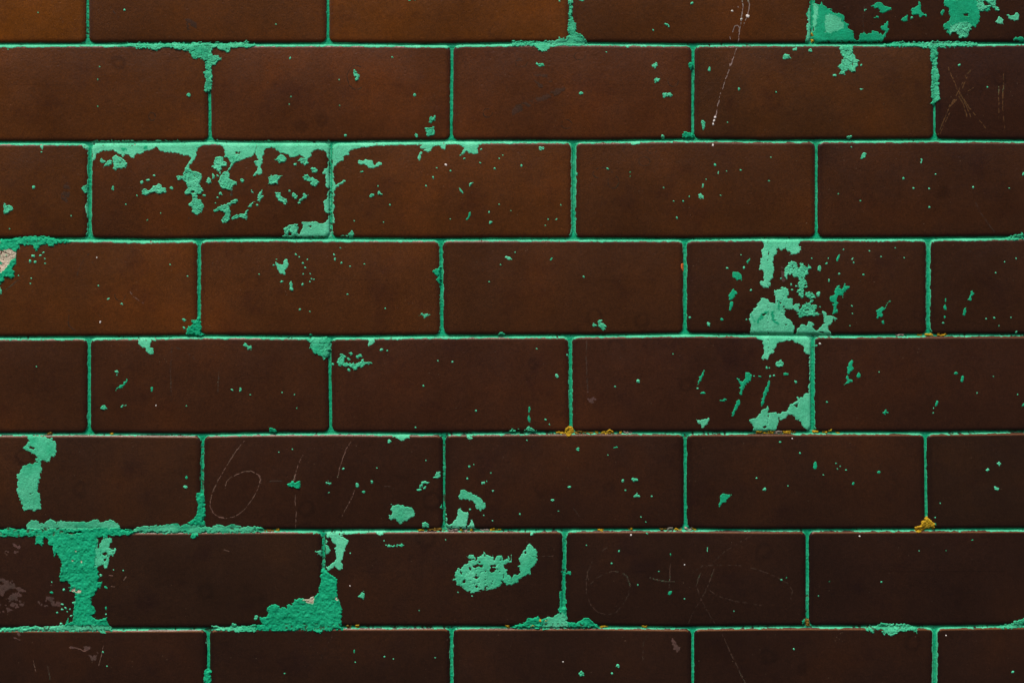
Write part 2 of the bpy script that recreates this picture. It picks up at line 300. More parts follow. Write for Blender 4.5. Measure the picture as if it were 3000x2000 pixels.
A4 r 555 600 610 620 640 660 640 720 690 740 690 830 680 880 675 940 668 1005 630 1010 560 1040 0 1060 0 1098 400 1090 700 1095 920 1095 925 1115 965 1118 975 1095 1040 1085 1035 1060 990 1030 985 965 925 985 880 970 830 945 870 930 880 895 845 855 840 780 870 750 900 710 940 650 940 630 900 650 910 600 905 560 890 500 560 500 560 560
A4 ~n 0 1045 560 1030 1040 1040 1040 1120 0 1110
A4 ~b 690 715 750 715 745 735 700 735
A4 ~b 650 735 680 690 690 690 690 720
A4 e 462 735 480 718 495 730 490 748
A4 e 605 1015 628 960 635 1005
A4 e 960 672 995 685 990 703 965 695
A4 e 965 875 980 855 988 880 975 905
A4 e 905 660 935 640 920 700
A4 f 590 705 12 575 843 9 605 878 9 572 890 10 528 920 9 620 912 6 655 950 9 645 888 7 680 830 14 932 577 13 976 935 7 560 1022 10 1047 525 6 1137 532 4 480 638 5 950 1280 8 988 1408 6
A4 t 1930 1050 1985 1040 2060 1050 2130 1045 2135 1020 2150 1012 2168 1030 2160 1050 2280 1045 2352 1030 2352 1095 2230 1095 2000 1085
A4 e 2335 965 2352 935 2352 1005
A4 r 1870 1470 1890 1445 1935 1450 1940 1568 1940 1640 1885 1640 1880 1568
A4 m 1890 1200 1895 1130 1900 1240
B4 r 595 520 650 530 670 565 710 570 745 620 748 770 775 850 788 880 778 950 785 1000 780 1040 800 1065 790 1085 740 1075 640 1088 600 1100 585 1115 550 1110 540 1090 400 1085 100 1090 0 1085 0 1040 70 1030 30 990 35 965 95 955 110 920 105 870 170 842 215 850 220 875 260 870 285 885 285 845 310 845 330 850 360 800 440 790 465 820 520 840 545 775 580 720 585 680 595 620
B4 b 440 800 480 795 530 765 540 790 520 835 480 830
B4 ~b 735 770 755 800 745 810 730 790
B4 f 2 965 18 1500 900 5 1857 731 6 1986 766 5 914 1371 6 1182 1321 5 1264 1343 5 1646 1332 6 264 1475 5
B4 n 1805 620 1830 600 1830 545 1855 510 1880 520 1910 480 1950 470 1940 400 2000 395 2020 415 2060 395 2085 385 2092 355 2110 380 2140 400 2175 400 2185 440 2230 390 2260 400 2270 440 2300 440 2320 400 2352 390 2352 450 2310 460 2280 500 2305 520 2310 570 2352 600 2352 660 2310 660 2260 625 2240 680 2150 705 2070 715 2000 740 1930 715 1910 690 1850 660 1845 630
B4 h 1985 485 2020 470 2090 475 2080 500 2030 500 1990 498
B4 h 2150 520 2170 500 2205 510 2195 540 2170 552 2150 545
B4 h 1995 595 2030 575 2055 585 2045 605 2010 605
B4 h 2010 670 2030 660 2045 680 2020 692
B4 h 1878 542 1897 545 1893 572 1880 567
B4 h 2270 570 2285 560 2280 600 2268 605
B4 h 2165 625 2185 620 2178 640
B4 h 1855 525 1870 525 1865 540
B4 h 2035 640 2055 635 2050 655
B4 h 2015 515 2030 520 2020 530
B4 k 935 765 950 740 980 735 997 718 995 790 998 808 975 785
B4 w 865 672 6
B4 e 903 1255 912 1255 912 1290 903 1290
C4 n 0 655 0 600 20 580 70 560 75 530 55 490 75 470 65 420 105 360 130 330 130 310 158 290 205 330 235 360 232 400 160 405 232 412 232 440 215 480 180 510 178 545 160 580 140 565 100 590 55 610 45 645
C4 h 110 370 130 350 135 375 118 385
C4 e 1430 750 1440 722 1465 722 1465 745 1445 760
C4 e 1452 373 1462 373 1460 396 1452 396
C4 m 1788 320 1796 322 1798 362 1790 362
C4 f 982 355 8 914 467 8 684 302 4 1583 792 6 2038 905 5 1348 539 4 1155 664 4
C4 w 1583 478 6
C4 e 450 550 475 540 500 560 530 540 545 550 530 570 500 575 470 570
C4 h 470 530 485 525 485 555 470 550
C4 r 100 1020 130 990 145 965 200 975 240 955 270 985 330 960 380 960 420 925 440 870 500 880 505 990 520 1005 560 1020 610 1000 650 975 700 965 740 1000 780 1035 805 1065 250 1065 0 1065 0 1045
C4 ~n 320 960 500 900 520 1060 250 1070
C4 t 285 1080 310 1060 330 1075 300 1092
C4 e 445 720 490 720 495 860 495 960 440 900 440 820
C4 k 615 1470 640 1455 662 1480 655 1500 625 1495
C4 f 968 1407 15 918 1475 9
C4 w 468 1368 6
D4 e 1860 258 1885 248 1885 256 1865 263
D4 e 1628 350 1634 340 1640 342 1636 360
D4 e 545 632 565 624 562 636
D4 e 145 597 175 590 170 602
D4 f 1385 352 5 120 617 8 1038 636 6 463 766 4 235 1253 8 2243 1461 9
D4 w 840 218 7 1635 1129 6
D4 t 890 1060 900 1090 925 1095 930 1070 950 1115 970 1110 975 1085 1045 1080 1060 1120 1110 1125 1130 1145 1165 1120 1200 1100 1290 1085 1350 1095 1365 1110 1370 1060 1330 1045 1280 1030 1140 1025 1050 1022 1000 1035 900 1050
D4 t 2130 1045 2230 1020 2290 1000 2310 980 2352 975 2352 1060 2150 1070
D4 e 295 975 320 990 345 985 345 1030 320 1025
A4 s 60 300 180 260 200 350 120 380 60 380
A4 s 0 600 120 620 240 700 230 850 60 920 0 920
A4 s 330 790 450 770 550 790 560 860 380 860
A4 s 370 700 480 660 500 690 380 730
A4 s 640 1230 840 1235 820 1285 720 1285
A4 s 100 1110 220 1100 220 1200 200 1180 140 1160
A4 s 820 1300 900 1280 880 1360 840 1350
C4 s 1462 1150 1500 1190 1555 1240 1500 1300 1480 1230
C2 s 690 1060 710 1110 770 1150 750 1190 710 1180 690 1130
D1 s 120 1180 150 1180 160 1310 140 1340 120 1300
D4 s 945 560 1000 575 975 615
B4 P 1800 340 2352 340 2352 740 1800 740
A3 P 880 1160 1080 1160 1080 1480 880 1480
D2 P 60 100 430 100 430 430 60 430
C0 y 0 980 0 1070 200 960 420 870 520 800 400 830 200 920
C0 y 210 690 380 690 360 760 260 800 210 760
A0 y 1700 180 1800 180 1810 270 1720 280
A1 y 590 440 650 420 640 560 600 620 560 560
"""
STROKES = """
A3 p 4 2245 285 2160 390 2080 520 2010 640 1960 740 1935 820 1930 890 1960 950 2020 985 2080 998 2140 985 2200 955 2260 900 2320 820 2370 730 2397 640 2382 600 2352 580 2310 562 2250 565 2180 590 2120 620 2080 660 2072 720
B3 p 4 430 415 400 480 370 570 352 650
B3 p 5 363 775 362 850 370 940 365 1080
B3 p 4 885 270 830 360 800 440 770 530 755 620
B3 p 4 910 735 885 800 840 880 790 975
B3 d 3 130 655 240 650
B3 d 3 1160 705 1240 700
C4 d 4 735 450 700 540 680 620 685 760 720 840 780 910 870 940 950 920 1020 840 1070 750 1085 660 1050 580 1000 545 920 540 840 565 770 610 720 655
C4 d 3 1455 400 1450 520 1445 690
C4 d 4 1250 590 1320 615 1400 630 1505 635
C4 d 4 2220 200 2080 280 1960 350 1850 450
C4 d 4 1855 520 1800 660 1740 790 1680 880 1615 1025
C4 d 3 1730 550 1690 670 1740 810 1820 950 1865 1020
C4 d 4 1800 710 1900 770 2050 815 2290 850
C4 d 3 2170 500 2250 525 2352 555
C4 d 3 1660 545 1750 490 1900 480 2100 488
C4 d 3 820 360 860 330 910 315
D4 d 3 30 570 90 600 180 650 225 720 210 790
C4 d 2 1930 1115 2000 1270 2080 1440 2145 1568
C4 d 2 1240 1130 1205 1200 1200 1350
B4 d 3 700 1140 620 1270 590 1370
C4 d 3 270 403 400 398
A2 d 3 1580 680 1570 900 1575 1050 1580 1160
A2 d 3 640 340 630 480 700 535
A2 d 3 2015 900 2005 1110
A2 d 3 1620 680 1720 720 1790 790
C2 d 9 685 620 682 800 690 1000 700 1110
A4 p 4 310 1355 335 1460
A4 p 5 955 1215 930 1330 910 1415
A4 d 4 430 1340 470 1540
A4 p 4 640 1240 720 1245 780 1275 840 1245
A4 p 4 50 370 70 390
A4 p 4 2060 340 2110 355
A4 p 4 1005 575 1040 580
A4 p 3 1160 590 1140 620
A4 p 3 1020 675 1060 680
C0 q 8 2025 295 2045 245 2070 235 2090 260 2085 290
C0 q 8 2110 0 2120 60 2110 150 2095 260 2085 330 2078 400
C0 q 5 2165 0 2180 50 2165 130 2140 200 2120 260
C0 q 5 2070 60 2075 75
C0 q 5 2000 340 2005 360
C0 q 6 2065 440 2030 540 1990 650 1955 750 1930 830
C0 q 6 2000 590 1985 670
C0 q 4 1915 850 1905 900 1885 980 1875 1060
C0 q 8 1868 1060 1850 1110 1845 1150
C0 q 4 1850 438 1940 432 2000 436 2080 425 2200 425
D0 a 7 1560 1240 1650 1020 1750 830 1820 690 1890 620
D0 a 5 1580 1230 1680 1010 1770 840 1830 700
D0 a 5 1640 1000 1700 930 1760 860
D0 a 6 1650 620 1700 740 1750 850 1850 1000 2000 1180
D0 a 4 1740 870 1790 960 1830 1090
D0 a 4 1770 880 1830 1000 1860 1080
D0 a 5 2160 640 2155 800 2150 1000 2170 1180
D0 a 4 2115 800 2115 1150
D0 a 4 1900 800 1740 900 1650 1010
D1 d 3 1900 610 1960 720 2080 880
D0 d 4 880 60 870 180 880 300
A0 d 2 1020 70 1100 180
A1 d 6 1090 330 1105 300
A1 d 5 1300 490 1320 460 1340 470
A1 d 5 2130 500 2128 570
A1 d 4 1750 700 1735 760
A1 d 4 60 1410 230 1270
C3 d 3 700 1560 690 1480
A1 p 5 1200 1430 1215 1450
A1 p 5 1230 1468 1280 1505
A1 p 5 1308 1525 1322 1535
A1 d 4 850 1140 850 1162
A1 d 3 700 1300 760 1150 830 1060
B0 d 3 1100 300 1120 305
D1 d 4 120 1190 125 1330
C3 d 3 560 900 620 980
C0 d 4 20 560 110 560
C1 z 5 1267 230 1264 244 1255 257 1241 266 1224 271 1206 271 1189 266 1175 257 1166 244 1163 230 1166 216 1175 203 1189 194 1206 189 1224 189 1241 194 1255 203 1264 216 1267 230
C1 z 4 1329 125 1326 137 1319 147 1307 154 1293 158 1277 158 1263 154 1251 147 1244 137 1241 125 1244 113 1251 103 1263 96 1277 92 1293 92
C1 z 5 793 385 767 376 749 361 740 345 743 327 756 312 778 299 806 292 837 290 867 295 893 304 911 319 920 335
C1 z 5 957 370 970 384 978 402 980 423 976 443 967 461 953 473 936 480 919 479 903 470 890 456 882 438 880 417 884 397 893 379
B0 z 4 971 808 944 822 914 824 886 813 863 790 847 757 840 720 844 682 857 648 879 622 906 608 936 606 964 617
C0 z 4 140 580 137 594 127 606 112 615 95 619 75 619 58 615 43 606 33 594 30 580 33 566 43 554 57 545 75 541 95 541
C0 z 4 550 1145 547 1159 538 1171 525 1180 509 1184 491 1184 475 1180 462 1171 453 1159 450 1145 453 1131 462 1119 475 1110 491 1106 509 1106 525 1110 538 1119 547 1131 550 1145
C0 z 4 670 520 667 532 658 542 645 550 629 554 611 554 595 550 582 542 573 532 570 520 573 508 582 498 595 490
A0 z 4 1430 1075 1428 1087 1423 1097 1415 1105 1405 1109 1395 1109 1385 1105 1377 1097 1372 1087 1370 1075 1372 1063 1377 1053 1385 1045 1395 1041 1405 1041 1415 1045 1423 1053 1428 1063 1430 1075
B0 z 4 2175 1040 2172 1054 2164 1066 2152 1075 2138 1079 2122 1079 2108 1075 2096 1066 2088 1054 2085 1040 2088 1026 2096 1014 2108 1005 2122 1001 2138 1001
C0 z 3 1530 740 1527 761 1518 779 1505 792 1489 799 1471 799 1455 792 1442 779 1433 761 1430 740 1433 719
A2 z 3 1160 200 1157 221 1148 239 1135 252 1119 259 1101 259 1085 252 1072 239 1063 221 1060 200
"""
LICHEN = """
1 D3 g 1345 1080 1400 1060 1415 1020 1445 1020 1445 995 1470 985 1495 1010 1530 1050 1537 1085 1520 1100 1490 1085 1450 1095 1400 1135 1360 1120
2 C3 g 475 220 490 180 510 160 535 148 565 165 565 195 560 215 535 240 515 250 490 235
2 C3 g 400 200 470 200 480 222 410 218
3 C3 o 572 200 640 195 750 205 750 222 640 225 575 220
3 C3 g 760 200 795 200 795 225 765 222
3 C3 g 815 205 870 195 900 185 935 205 930 222 850 225 820 222
3 C3 g 985 200 1010 200 1005 222 985 220
3 C3 x 1020 200 1110 195 1105 218 1030 220
4 B4 o 1570 150 1735 145 1740 172 1580 175
4 B4 g 1490 160 1540 155 1540 175 1500 178
4 B4 x 1765 160 1860 152 1860 177 1780 178
4 B4 g 1870 158 1898 158 1897 178 1872 178
4 B4 x 1900 160 1945 158 1940 180 1905 180
4 B4 g 1955 158 1988 153 1988 180 1958 180
4 B4 g 2150 160 2190 152 2195 175 2150 178
4 B4 g 2205 160 2250 155 2250 175 2210 175
4 B4 x 2060 160 2140 158 2140 175 2070 178
5 D2 g 1440 560 1500 552 1520 572 1450 578
5 D2 g 1560 555 1640 558 1650 575 1565 575
5 D2 g 1370 565 1415 558 1410 575 1375 578
5 D2 x 1180 560 1250 558 1240 575 1190 575
6 D3 g 0 198 60 198 55 222 0 222
6 D3 x 65 195 135 193 135 222 70 220
6 D3 g 138 195 205 195 205 220 145 220
6 D3 o 210 198 255 200 250 218 215 218
6 C3 g 2240 198 2330 198 2352 218 2250 218
6 D3 g 410 192 468 195 465 218 415 218
6 D3 g 500 196 550 196 548 216 505 216
6 D3 g 545 185 590 183 585 198 560 200
6 D3 g 630 200 662 205 652 220 635 218
7 C4 o 1360 145 1412 143 1415 168 1365 168
7 C4 x 1422 142 1480 142 1478 172 1430 170
7 C4 g 1492 150 1562 148 1555 170 1498 170
7 C4 x 1585 137 1655 137 1652 170 1600 172
7 C4 g 1655 150 1695 152 1688 170 1658 170
8 D0 g 398 308 418 308 418 330 400 330
16 D0 g 392 365 418 362 420 385 395 386
9 D4 o 346 985 380 980 390 1042 350 1050
17 C4 g 805 1040 850 1040 890 1050 820 1064
18 C4 g 1190 1045 1240 1042 1235 1060 1195 1060
10 C4 g 300 985 328 990 320 1002 302 1000
10 C4 g 175 1035 205 1035 203 1050 180 1050
10 C4 g 245 1000 265 975 272 990 260 1015
11 B4 g 910 1038 950 1038 945 1064 915 1060
11 B4 o 820 1040 870 1038 870 1060 830 1062
12 B4 g 176 153 212 153 206 178 180 176
12 B4 o 75 165 160 160 160 178 90 180
13 C4 g 788 152 845 153 838 175 792 172
19 C4 g 1075 150 1105 150 1100 168 1080 168
14 B4 g 2290 1040 2335 1035 2335 1062 2300 1062
15 A3 g 1005 210 1042 213 1036 232 1010 230
15 A3 o 420 210 480 212 476 230 425 232
"""
import bpy, math, random, mathutils
import numpy as np
random.seed(7); rng = np.random.default_rng(11)
S = 0.00036            # metres per traced unit: bricks are 0.25 m long
CX, CY, CAMZ = 1500.0, 1000.0, 1.35
Z0 = 3.136             # enlargement the outlines were traced at
COLX = {'A': 0, 'B': 750, 'C': 1500, 'D': 2250}
ROWY = {'0': 0, '1': 400, '2': 800, '3': 1200, '4': 1500}
sc = bpy.context.scene
col = sc.collection

# ------------------------------------------------------------------ helpers
def wx(x): return (x - CX) * S
def wz(y): return (CY - y) * S + CAMZ
def lin(c):
    return tuple(((v / 255.0) / 12.92 if v / 255.0 <= 0.04045 else ((v / 255.0 + 0.055) / 1.055) ** 2.4) for v in c)

STEP = 2.0
GX0, GX1, GY0, GY1 = -1060, 4060, -430, 2400
gx = np.arange(GX0, GX1 + 1, STEP); gy = np.arange(GY0, GY1 + 1, STEP)
NX, NY = len(gx), len(gy)
X, Y = np.meshgrid(gx, gy)
X = X.astype(np.float32); Y = Y.astype(np.float32)

def hash2(ix, iy, seed):
    h = (ix.astype(np.int64) * 374761393 + iy.astype(np.int64) * 668265263 + seed * 1442695041) & 0xffffffff
    h = ((h ^ (h >> 13)) * 1274126177) & 0xffffffff
    h = (h ^ (h >> 16)) & 0xffffffff
    return (h / 4294967295.0).astype(np.float32)
def vnoise(x, y, scale, seed):
    u = x / scale; v = y / scale
    iu = np.floor(u); iv = np.floor(v); fu = u - iu; fv = v - iv
    fu = fu * fu * (3 - 2 * fu); fv = fv * fv * (3 - 2 * fv)
    a = hash2(iu, iv, seed); b = hash2(iu + 1, iv, seed); c = hash2(iu, iv + 1, seed); d = hash2(iu + 1, iv + 1, seed)
    return (a + (b - a) * fu + (c - a) * fv + (a - b - c + d) * fu * fv) * 2 - 1
def worley(x, y, scale, seed):
    u = x / scale; v = y / scale
    iu = np.floor(u); iv = np.floor(v)
    f1 = np.full(u.shape, 9.0, np.float32); f2 = f1.copy(); cid = np.zeros(u.shape, np.float32)
    for dx in (-1, 0, 1):
        for dy in (-1, 0, 1):
            px = iu + dx + hash2(iu + dx, iv + dy, seed); py = iv + dy + hash2(iu + dx, iv + dy, seed + 5)
            dd = np.hypot(px - u, py - v).astype(np.float32); r = hash2(iu + dx, iv + dy, seed + 9)
            closer = dd < f1
            f2 = np.where(closer, f1, np.minimum(f2, dd)); cid = np.where(closer, r, cid); f1 = np.where(closer, dd, f1)
    return f1, f2, cid

N6 = vnoise(X, Y, 6, 1); N14 = vnoise(X, Y, 14, 2); N4 = vnoise(X, Y, 4, 3); N30 = vnoise(X, Y, 30, 4); N90 = vnoise(X, Y, 90, 5)
WXF = 1.6 * vnoise(X, Y, 13, 21) + 2.8 * vnoise(X, Y, 4.6, 22)
WYF = 1.6 * vnoise(X, Y, 13, 23) + 2.8 * vnoise(X, Y, 4.6, 24)

# ------------------------------------------------------------------ bond of the wall
BEDX = [0, 250, 450, 600, 750, 1000, 1250, 1500, 1750, 2000, 2250, 2500, 2750, 3000]
BEDT = {
 1: ([126.5,126,125,125.5,126,125,128,124,124.5,127.5,126,126,125,124], [12.5,9.5,14,10,9.5,10,10,12,7,8,8,9,10,8]),
 2: ([414.5,415,414.5,412,414.5,414,411,410,411,406.5,410,408,407,410],[9.5,9,9,10,9.5,12,11,9,7,8,6,9,9,6]),
 3: ([698,697,700,698,695.5,696.5,698,697,697,698,695,696.5,695,692],[8,11,11,10,11,11,8,7.5,10,8,9,9,10,10]),
 4: ([986,985,984,981,982.5,984.5,981,981,980,976,978.6,980,978.6,978],[9,10,10,10,10,11,10,9,9,10,8,9,6.5,6]),
 5: ([1268.5,1267.5,1269,1270,1266.5,1265.5,1268,1265,1264,1265,1264.5,1264,1264.5,1261],[7.5,8,7,9,8.5,8,9,9,8,10,7.5,8,9,7]),
 6: ([1552,1553,1553,1552,1550,1551,1549.5,1549.5,1548.5,1548,1550,1549,1548,1547],[11,9,8,9,10,10,7.5,9,8,8,7,8,7.5,9]),
 7: ([1839,1839,1838.5,1838,1834,1833.5,1833.5,1834,1833,1836,1832.5,1832,1833,1829],[9,9,8,8,9,8,7.5,8,8,8,8,8,10,9]),
}
def bed_top(k, x):
    if k in BEDT: return np.interp(x, BEDX, BEDT[k][0])
    if k < 1: return np.interp(x, BEDX, BEDT[1][0]) - 285.0 * (1 - k)
    return np.interp(x, BEDX, BEDT[7][0]) + 284.0 * (k - 7)
def bed_h(k, x):
    if k in BEDT: return np.interp(x, BEDX, BEDT[k][1]) + (1.7 if k <= 3 else (0.6 if k == 4 else -0.9))
    return np.full(np.shape(x), 9.0)
GAPY = 5.0
# head joints per row: x at the row's top, x at its bottom, painted width
HEAD = {
 0: [(255,256,8),(960,960.5,8),(1671,1673,9),(2380,2378,6)],
 1: [(611,615,9),(1324,1322,9),(2031,2030,9),(2737,2739.5,7)],
 2: [(263,261.5,14),(969.4,969.4,9),(1681,1680,16),(2392.5,2392.5,8)],
 3: [(583,582,11),(1292,1295,13),(2007,2007,12),(2720,2720,14)],
 4: [(260,260,11),(965,968.5,9),(1670.6,1673,12),(2380,2380,15)],
 5: [(593,590,12),(1301,1301,8),(2008,2008.5,10),(2712,2715,8)],
 6: [(236,236,12),(947,949,10),(1655,1650,12),(2366,2366,10)],
 7: [(609,612,9),(1323,1323,11),(2030,2030,8),(2739.5,2739,17)],
}
ROWS = range(-1, 9)
JOINTS = {}
for r in ROWS:
    if r in HEAD: base = HEAD[r]
    else:
        o = 258 if r % 2 == 0 else 612
        base = [(o + 708 * i, o + 708 * i, 9 + (i * 7 + r) % 5) for i in range(4)]
    L = base[0]; R = base[-1]
    JOINTS[r] = [(L[0] - 1416, L[1] - 1416, 10), (L[0] - 708, L[1] - 708, 10)] + base + [(R[0] + 708, R[1] + 708, 10), (R[0] + 1416, R[1] + 1416, 10)]

BEV, DEP, CORN = 11.0, 7.0, 19.0
def brick_h(d):
    t = np.clip(1 - d / BEV, 0, 1)
    return -DEP * (1 - np.sqrt(np.clip(1 - t * t, 0, 1)))

GLAZE = {  # per-brick glaze tones with light falloff towards the lower right painted in
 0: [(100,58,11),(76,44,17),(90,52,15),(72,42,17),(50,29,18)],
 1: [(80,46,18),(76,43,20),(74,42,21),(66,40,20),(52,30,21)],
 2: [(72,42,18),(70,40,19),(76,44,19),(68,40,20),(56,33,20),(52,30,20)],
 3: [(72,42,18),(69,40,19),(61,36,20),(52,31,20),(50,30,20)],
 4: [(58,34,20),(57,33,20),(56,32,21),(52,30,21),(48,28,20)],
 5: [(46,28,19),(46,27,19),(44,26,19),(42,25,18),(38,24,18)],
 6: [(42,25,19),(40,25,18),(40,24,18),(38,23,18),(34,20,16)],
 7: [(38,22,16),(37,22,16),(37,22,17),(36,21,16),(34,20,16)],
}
BR = []       # id -> dict
D = np.full(X.shape, -99.0, np.float32); BID = np.full(X.shape, -1, np.int32)
COV = np.zeros(X.shape, np.float32); SIDE = np.zeros(X.shape, np.int8); CR = np.zeros(X.shape, np.float32); CROWN = 6.0
for r in ROWS:
    js = JOINTS[r]
    for i in range(len(js) - 1):
        a, b = js[i], js[i + 1]
        ga, gb = min(7.5, a[2] - 1.5), min(7.5, b[2] - 1.5)
        info = dict(row=r, i=i, a=a, b=b, ga=ga, gb=gb)
        xl0, xr0 = min(a[0], a[1]) - 14, max(b[0], b[1]) + 14
        if xr0 < GX0 or xl0 > GX1: continue
        bid = len(BR); BR.append(info)
        c = GLAZE.get(r)
        ci = i - 1
        if r < 0: c = GLAZE[0]
        if r > 7: c = GLAZE[7]
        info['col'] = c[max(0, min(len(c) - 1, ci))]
        ix0 = max(0, int((xl0 - GX0) / STEP)); ix1 = min(NX, int((xr0 - GX0) / STEP) + 1)
        yc0 = float(bed_top(r, 1500)) - 20; yc1 = float(bed_top(r + 1, 1500)) + 24
        iy0 = max(0, int((yc0 - GY0) / STEP)); iy1 = min(NY, int((yc1 - GY0) / STEP) + 1)
        if ix1 <= ix0 or iy1 <= iy0: continue
        sx = X[iy0:iy1, ix0:ix1]; sy = Y[iy0:iy1, ix0:ix1]
        yt = bed_top(r, sx) + GAPY; yb = bed_top(r + 1, sx)
        f = np.clip((sy - yt) / (yb - yt), 0, 1)
        dl = sx - (a[0] + (a[1] - a[0]) * f + ga / 2); dr = (b[0] + (b[1] - b[0]) * f - gb / 2) - sx
        dt = sy - yt; db = yb - sy
        dx = np.minimum(dl, dr); dy = np.minimum(dt, db)
        cr = (dx < CORN) & (dy < CORN)
        d = np.where(cr, CORN - np.hypot(CORN - dx, CORN - dy), np.minimum(dx, dy))
        d = np.where(cr & (np.minimum(dx, dy) < 0) & (np.maximum(dx, dy) < 0), np.minimum(dx, dy), d)
        sub = D[iy0:iy1, ix0:ix1]; m = d > sub
        D[iy0:iy1, ix0:ix1] = np.where(m, d, sub)
        BID[iy0:iy1, ix0:ix1] = np.where(m, bid, BID[iy0:iy1, ix0:ix1])
        uu = np.clip((dl - dr) / (dl + dr), -1, 1); vv = np.clip((dt - db) / (dt + db), -1, 1)
        CR[iy0:iy1, ix0:ix1] = np.where(m, (1 - uu ** 6) * (1 - vv ** 2), CR[iy0:iy1, ix0:ix1])
        tmp = bed_h(r, sx)
        ct = np.clip(tmp - GAPY, 0.3, 13); cl = (a[2] - ga) / 2.0 - .5; cg = (b[2] - gb) / 2.0 - .5
        cov = np.where(dy < dx, np.where(dt < db, ct, 0.0), np.where(dl < dr, cl, cg))
        sd = np.where(dy < dx, np.where(dt < db, 1, 2), 3)
        COV[iy0:iy1, ix0:ix1] = np.where(m, cov, COV[iy0:iy1, ix0:ix1])
        SIDE[iy0:iy1, ix0:ix1] = np.where(m, sd, SIDE[iy0:iy1, ix0:ix1])
HB = (brick_h(D) + CROWN * CR).astype(np.float32)

# ------------------------------------------------------------------ coats over the wall (signed distance fields)
PAL = {  # pigment colours (linear)
 'e': (0.003, 0.270, 0.125), 'm': (0.098, 0.470, 0.268), 'b': (0.42, 0.34, 0.25), 'w': (0.60, 0.55, 0.50),
 'o': (0.60, 0.12, 0.03), 'z': (0.032, 0.015, 0.008), 'y': (0.045, 0.020, 0.011), 's': (0.066, 0.035, 0.028), 'p': (0.105, 0.056, 0.040), 'd': (0.039, 0.021, 0.014), 'q': (0.20, 0.14, 0.12), 'a': (0.080, 0.036, 0.013)}
#        tone  rough thick fill
KIND = {'m': (0.86, 0.12, 0.9, 0.0), 'k': (0.60, 0.70, 1.4, 0.0), 'n': (0.52, 0.40, 0.9, 0.0), 'e': (0.05, 0.12, 1.0, 0.0),
        't': (0.38, 0.75, 2.0, 0.7), 'r': (0.03, 1.00, 2.4, 1.0)}
J = COV + np.where(SIDE == 1, 1.7 * N14 + 1.6 * N6 + 1.6 * N30, np.where(SIDE == 2, 0.9 * N6 + 1.6 * np.maximum(N30 - 0.25, 0), 1.3 * N14 + 1.3 * N6)) - D
J = np.where(D < -0.4, np.maximum(J, 3.0), J).astype(np.float32)
P = J.copy()
TONE = np.where(SIDE == 3, np.clip(0.04 + 0.42 * np.clip((D + 1.0) / 2.5, 0, 1), 0, 1), np.where((SIDE == 1), np.clip(0.08 + (D + 3) * 0.10, 0, .66), 0.12)).astype(np.float32)  # bed joints: two paint tones, also painting gap shade and sky-lit bevel
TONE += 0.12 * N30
ROUGH = np.where(SIDE == 3, 0.55, 0.22).astype(np.float32)
THICK = np.full(X.shape, 0.9, np.float32); FILL = np.zeros(X.shape, np.float32)
KM = np.ones(X.shape, np.int8)      # what the coat is: 1 paint 2 white 3 plaster 4 chip 5 scuff 6 scratch
CODE = {'b': 3, 'w': 2, 'o': 4, 's': 5, 'p': 6, 'd': 6, 'q': 2, 'a': 6, 'z': 6, 'y': 5}
SID = np.zeros(X.shape, np.int32); nid = 0
SUBC = np.zeros(X.shape + (3,), np.float32)

def window(x0, x1, y0, y1, pad=14):
    ix0 = max(0, int((x0 - pad - GX0) / STEP)); ix1 = min(NX, int((x1 + pad - GX0) / STEP) + 2)
    iy0 = max(0, int((y0 - pad - GY0) / STEP)); iy1 = min(NY, int((y1 + pad - GY0) / STEP) + 2)
    return slice(iy0, iy1), slice(ix0, ix1)
def poly_sdf(pts, qx, qy):
    inside = np.zeros(qx.shape, bool); dist = np.full(qx.shape, 1e9, np.float32)
    n = len(pts)
    for i in range(n):
        x1, y1 = pts[i]; x2, y2 = pts[(i + 1) % n]
        ex, ey = x2 - x1, y2 - y1
        L2 = ex * ex + ey * ey + 1e-9
        t = np.clip(((qx - x1) * ex + (qy - y1) * ey) / L2, 0, 1)
        dist = np.minimum(dist, np.hypot(qx - x1 - t * ex, qy - y1 - t * ey))
        c = (y1 > qy) != (y2 > qy)
        if y1 != y2:
            inside ^= c & (qx < x1 + (qy - y1) * ex / (y2 - y1))
    return np.where(inside, dist, -dist)
def line_sdf(pts, qx, qy):
    dist = np.full(qx.shape, 1e9, np.float32)
    for i in range(len(pts) - 1):
        x1, y1 = pts[i]; x2, y2 = pts[i + 1]
        ex, ey = x2 - x1, y2 - y1
        t = np.clip(((qx - x1) * ex + (qy - y1) * ey) / (ex * ex + ey * ey + 1e-9), 0, 1)
        dist = np.minimum(dist, np.hypot(qx - x1 - t * ex, qy - y1 - t * ey))
    return -dist
def src(view, nums):
    ox, oy = COLX[view[0]], ROWY[view[1]]
    return [(ox + nums[i] / Z0, oy + nums[i + 1] / Z0) for i in range(0, len(nums) - 1, 2)]
def setk(ws, m, kind):
    if kind in KIND:
        t, ro, th, fi = KIND[kind]
        TONE[ws] = np.where(m, t + min(t, .4) * (0.45 * N30[ws] + 0.25 * N14[ws] + 0.4 * N90[ws]), TONE[ws]); ROUGH[ws] = np.where(m, ro, ROUGH[ws])
        THICK[ws] = np.where(m, th, THICK[ws]); KM[ws] = np.where(m, 1, KM[ws])
    else:
        KM[ws] = np.where(m, CODE[kind], KM[ws]); THICK[ws] = np.where(m, 0.8 if kind in 'bwo' else 0.22, THICK[ws])
        ROUGH[ws] = np.where(m, 0.8 if kind == 'b' else 0.1, ROUGH[ws])
        SUBC[ws] = np.where(m[..., None], np.array(PAL[kind], np.float32), SUBC[ws])

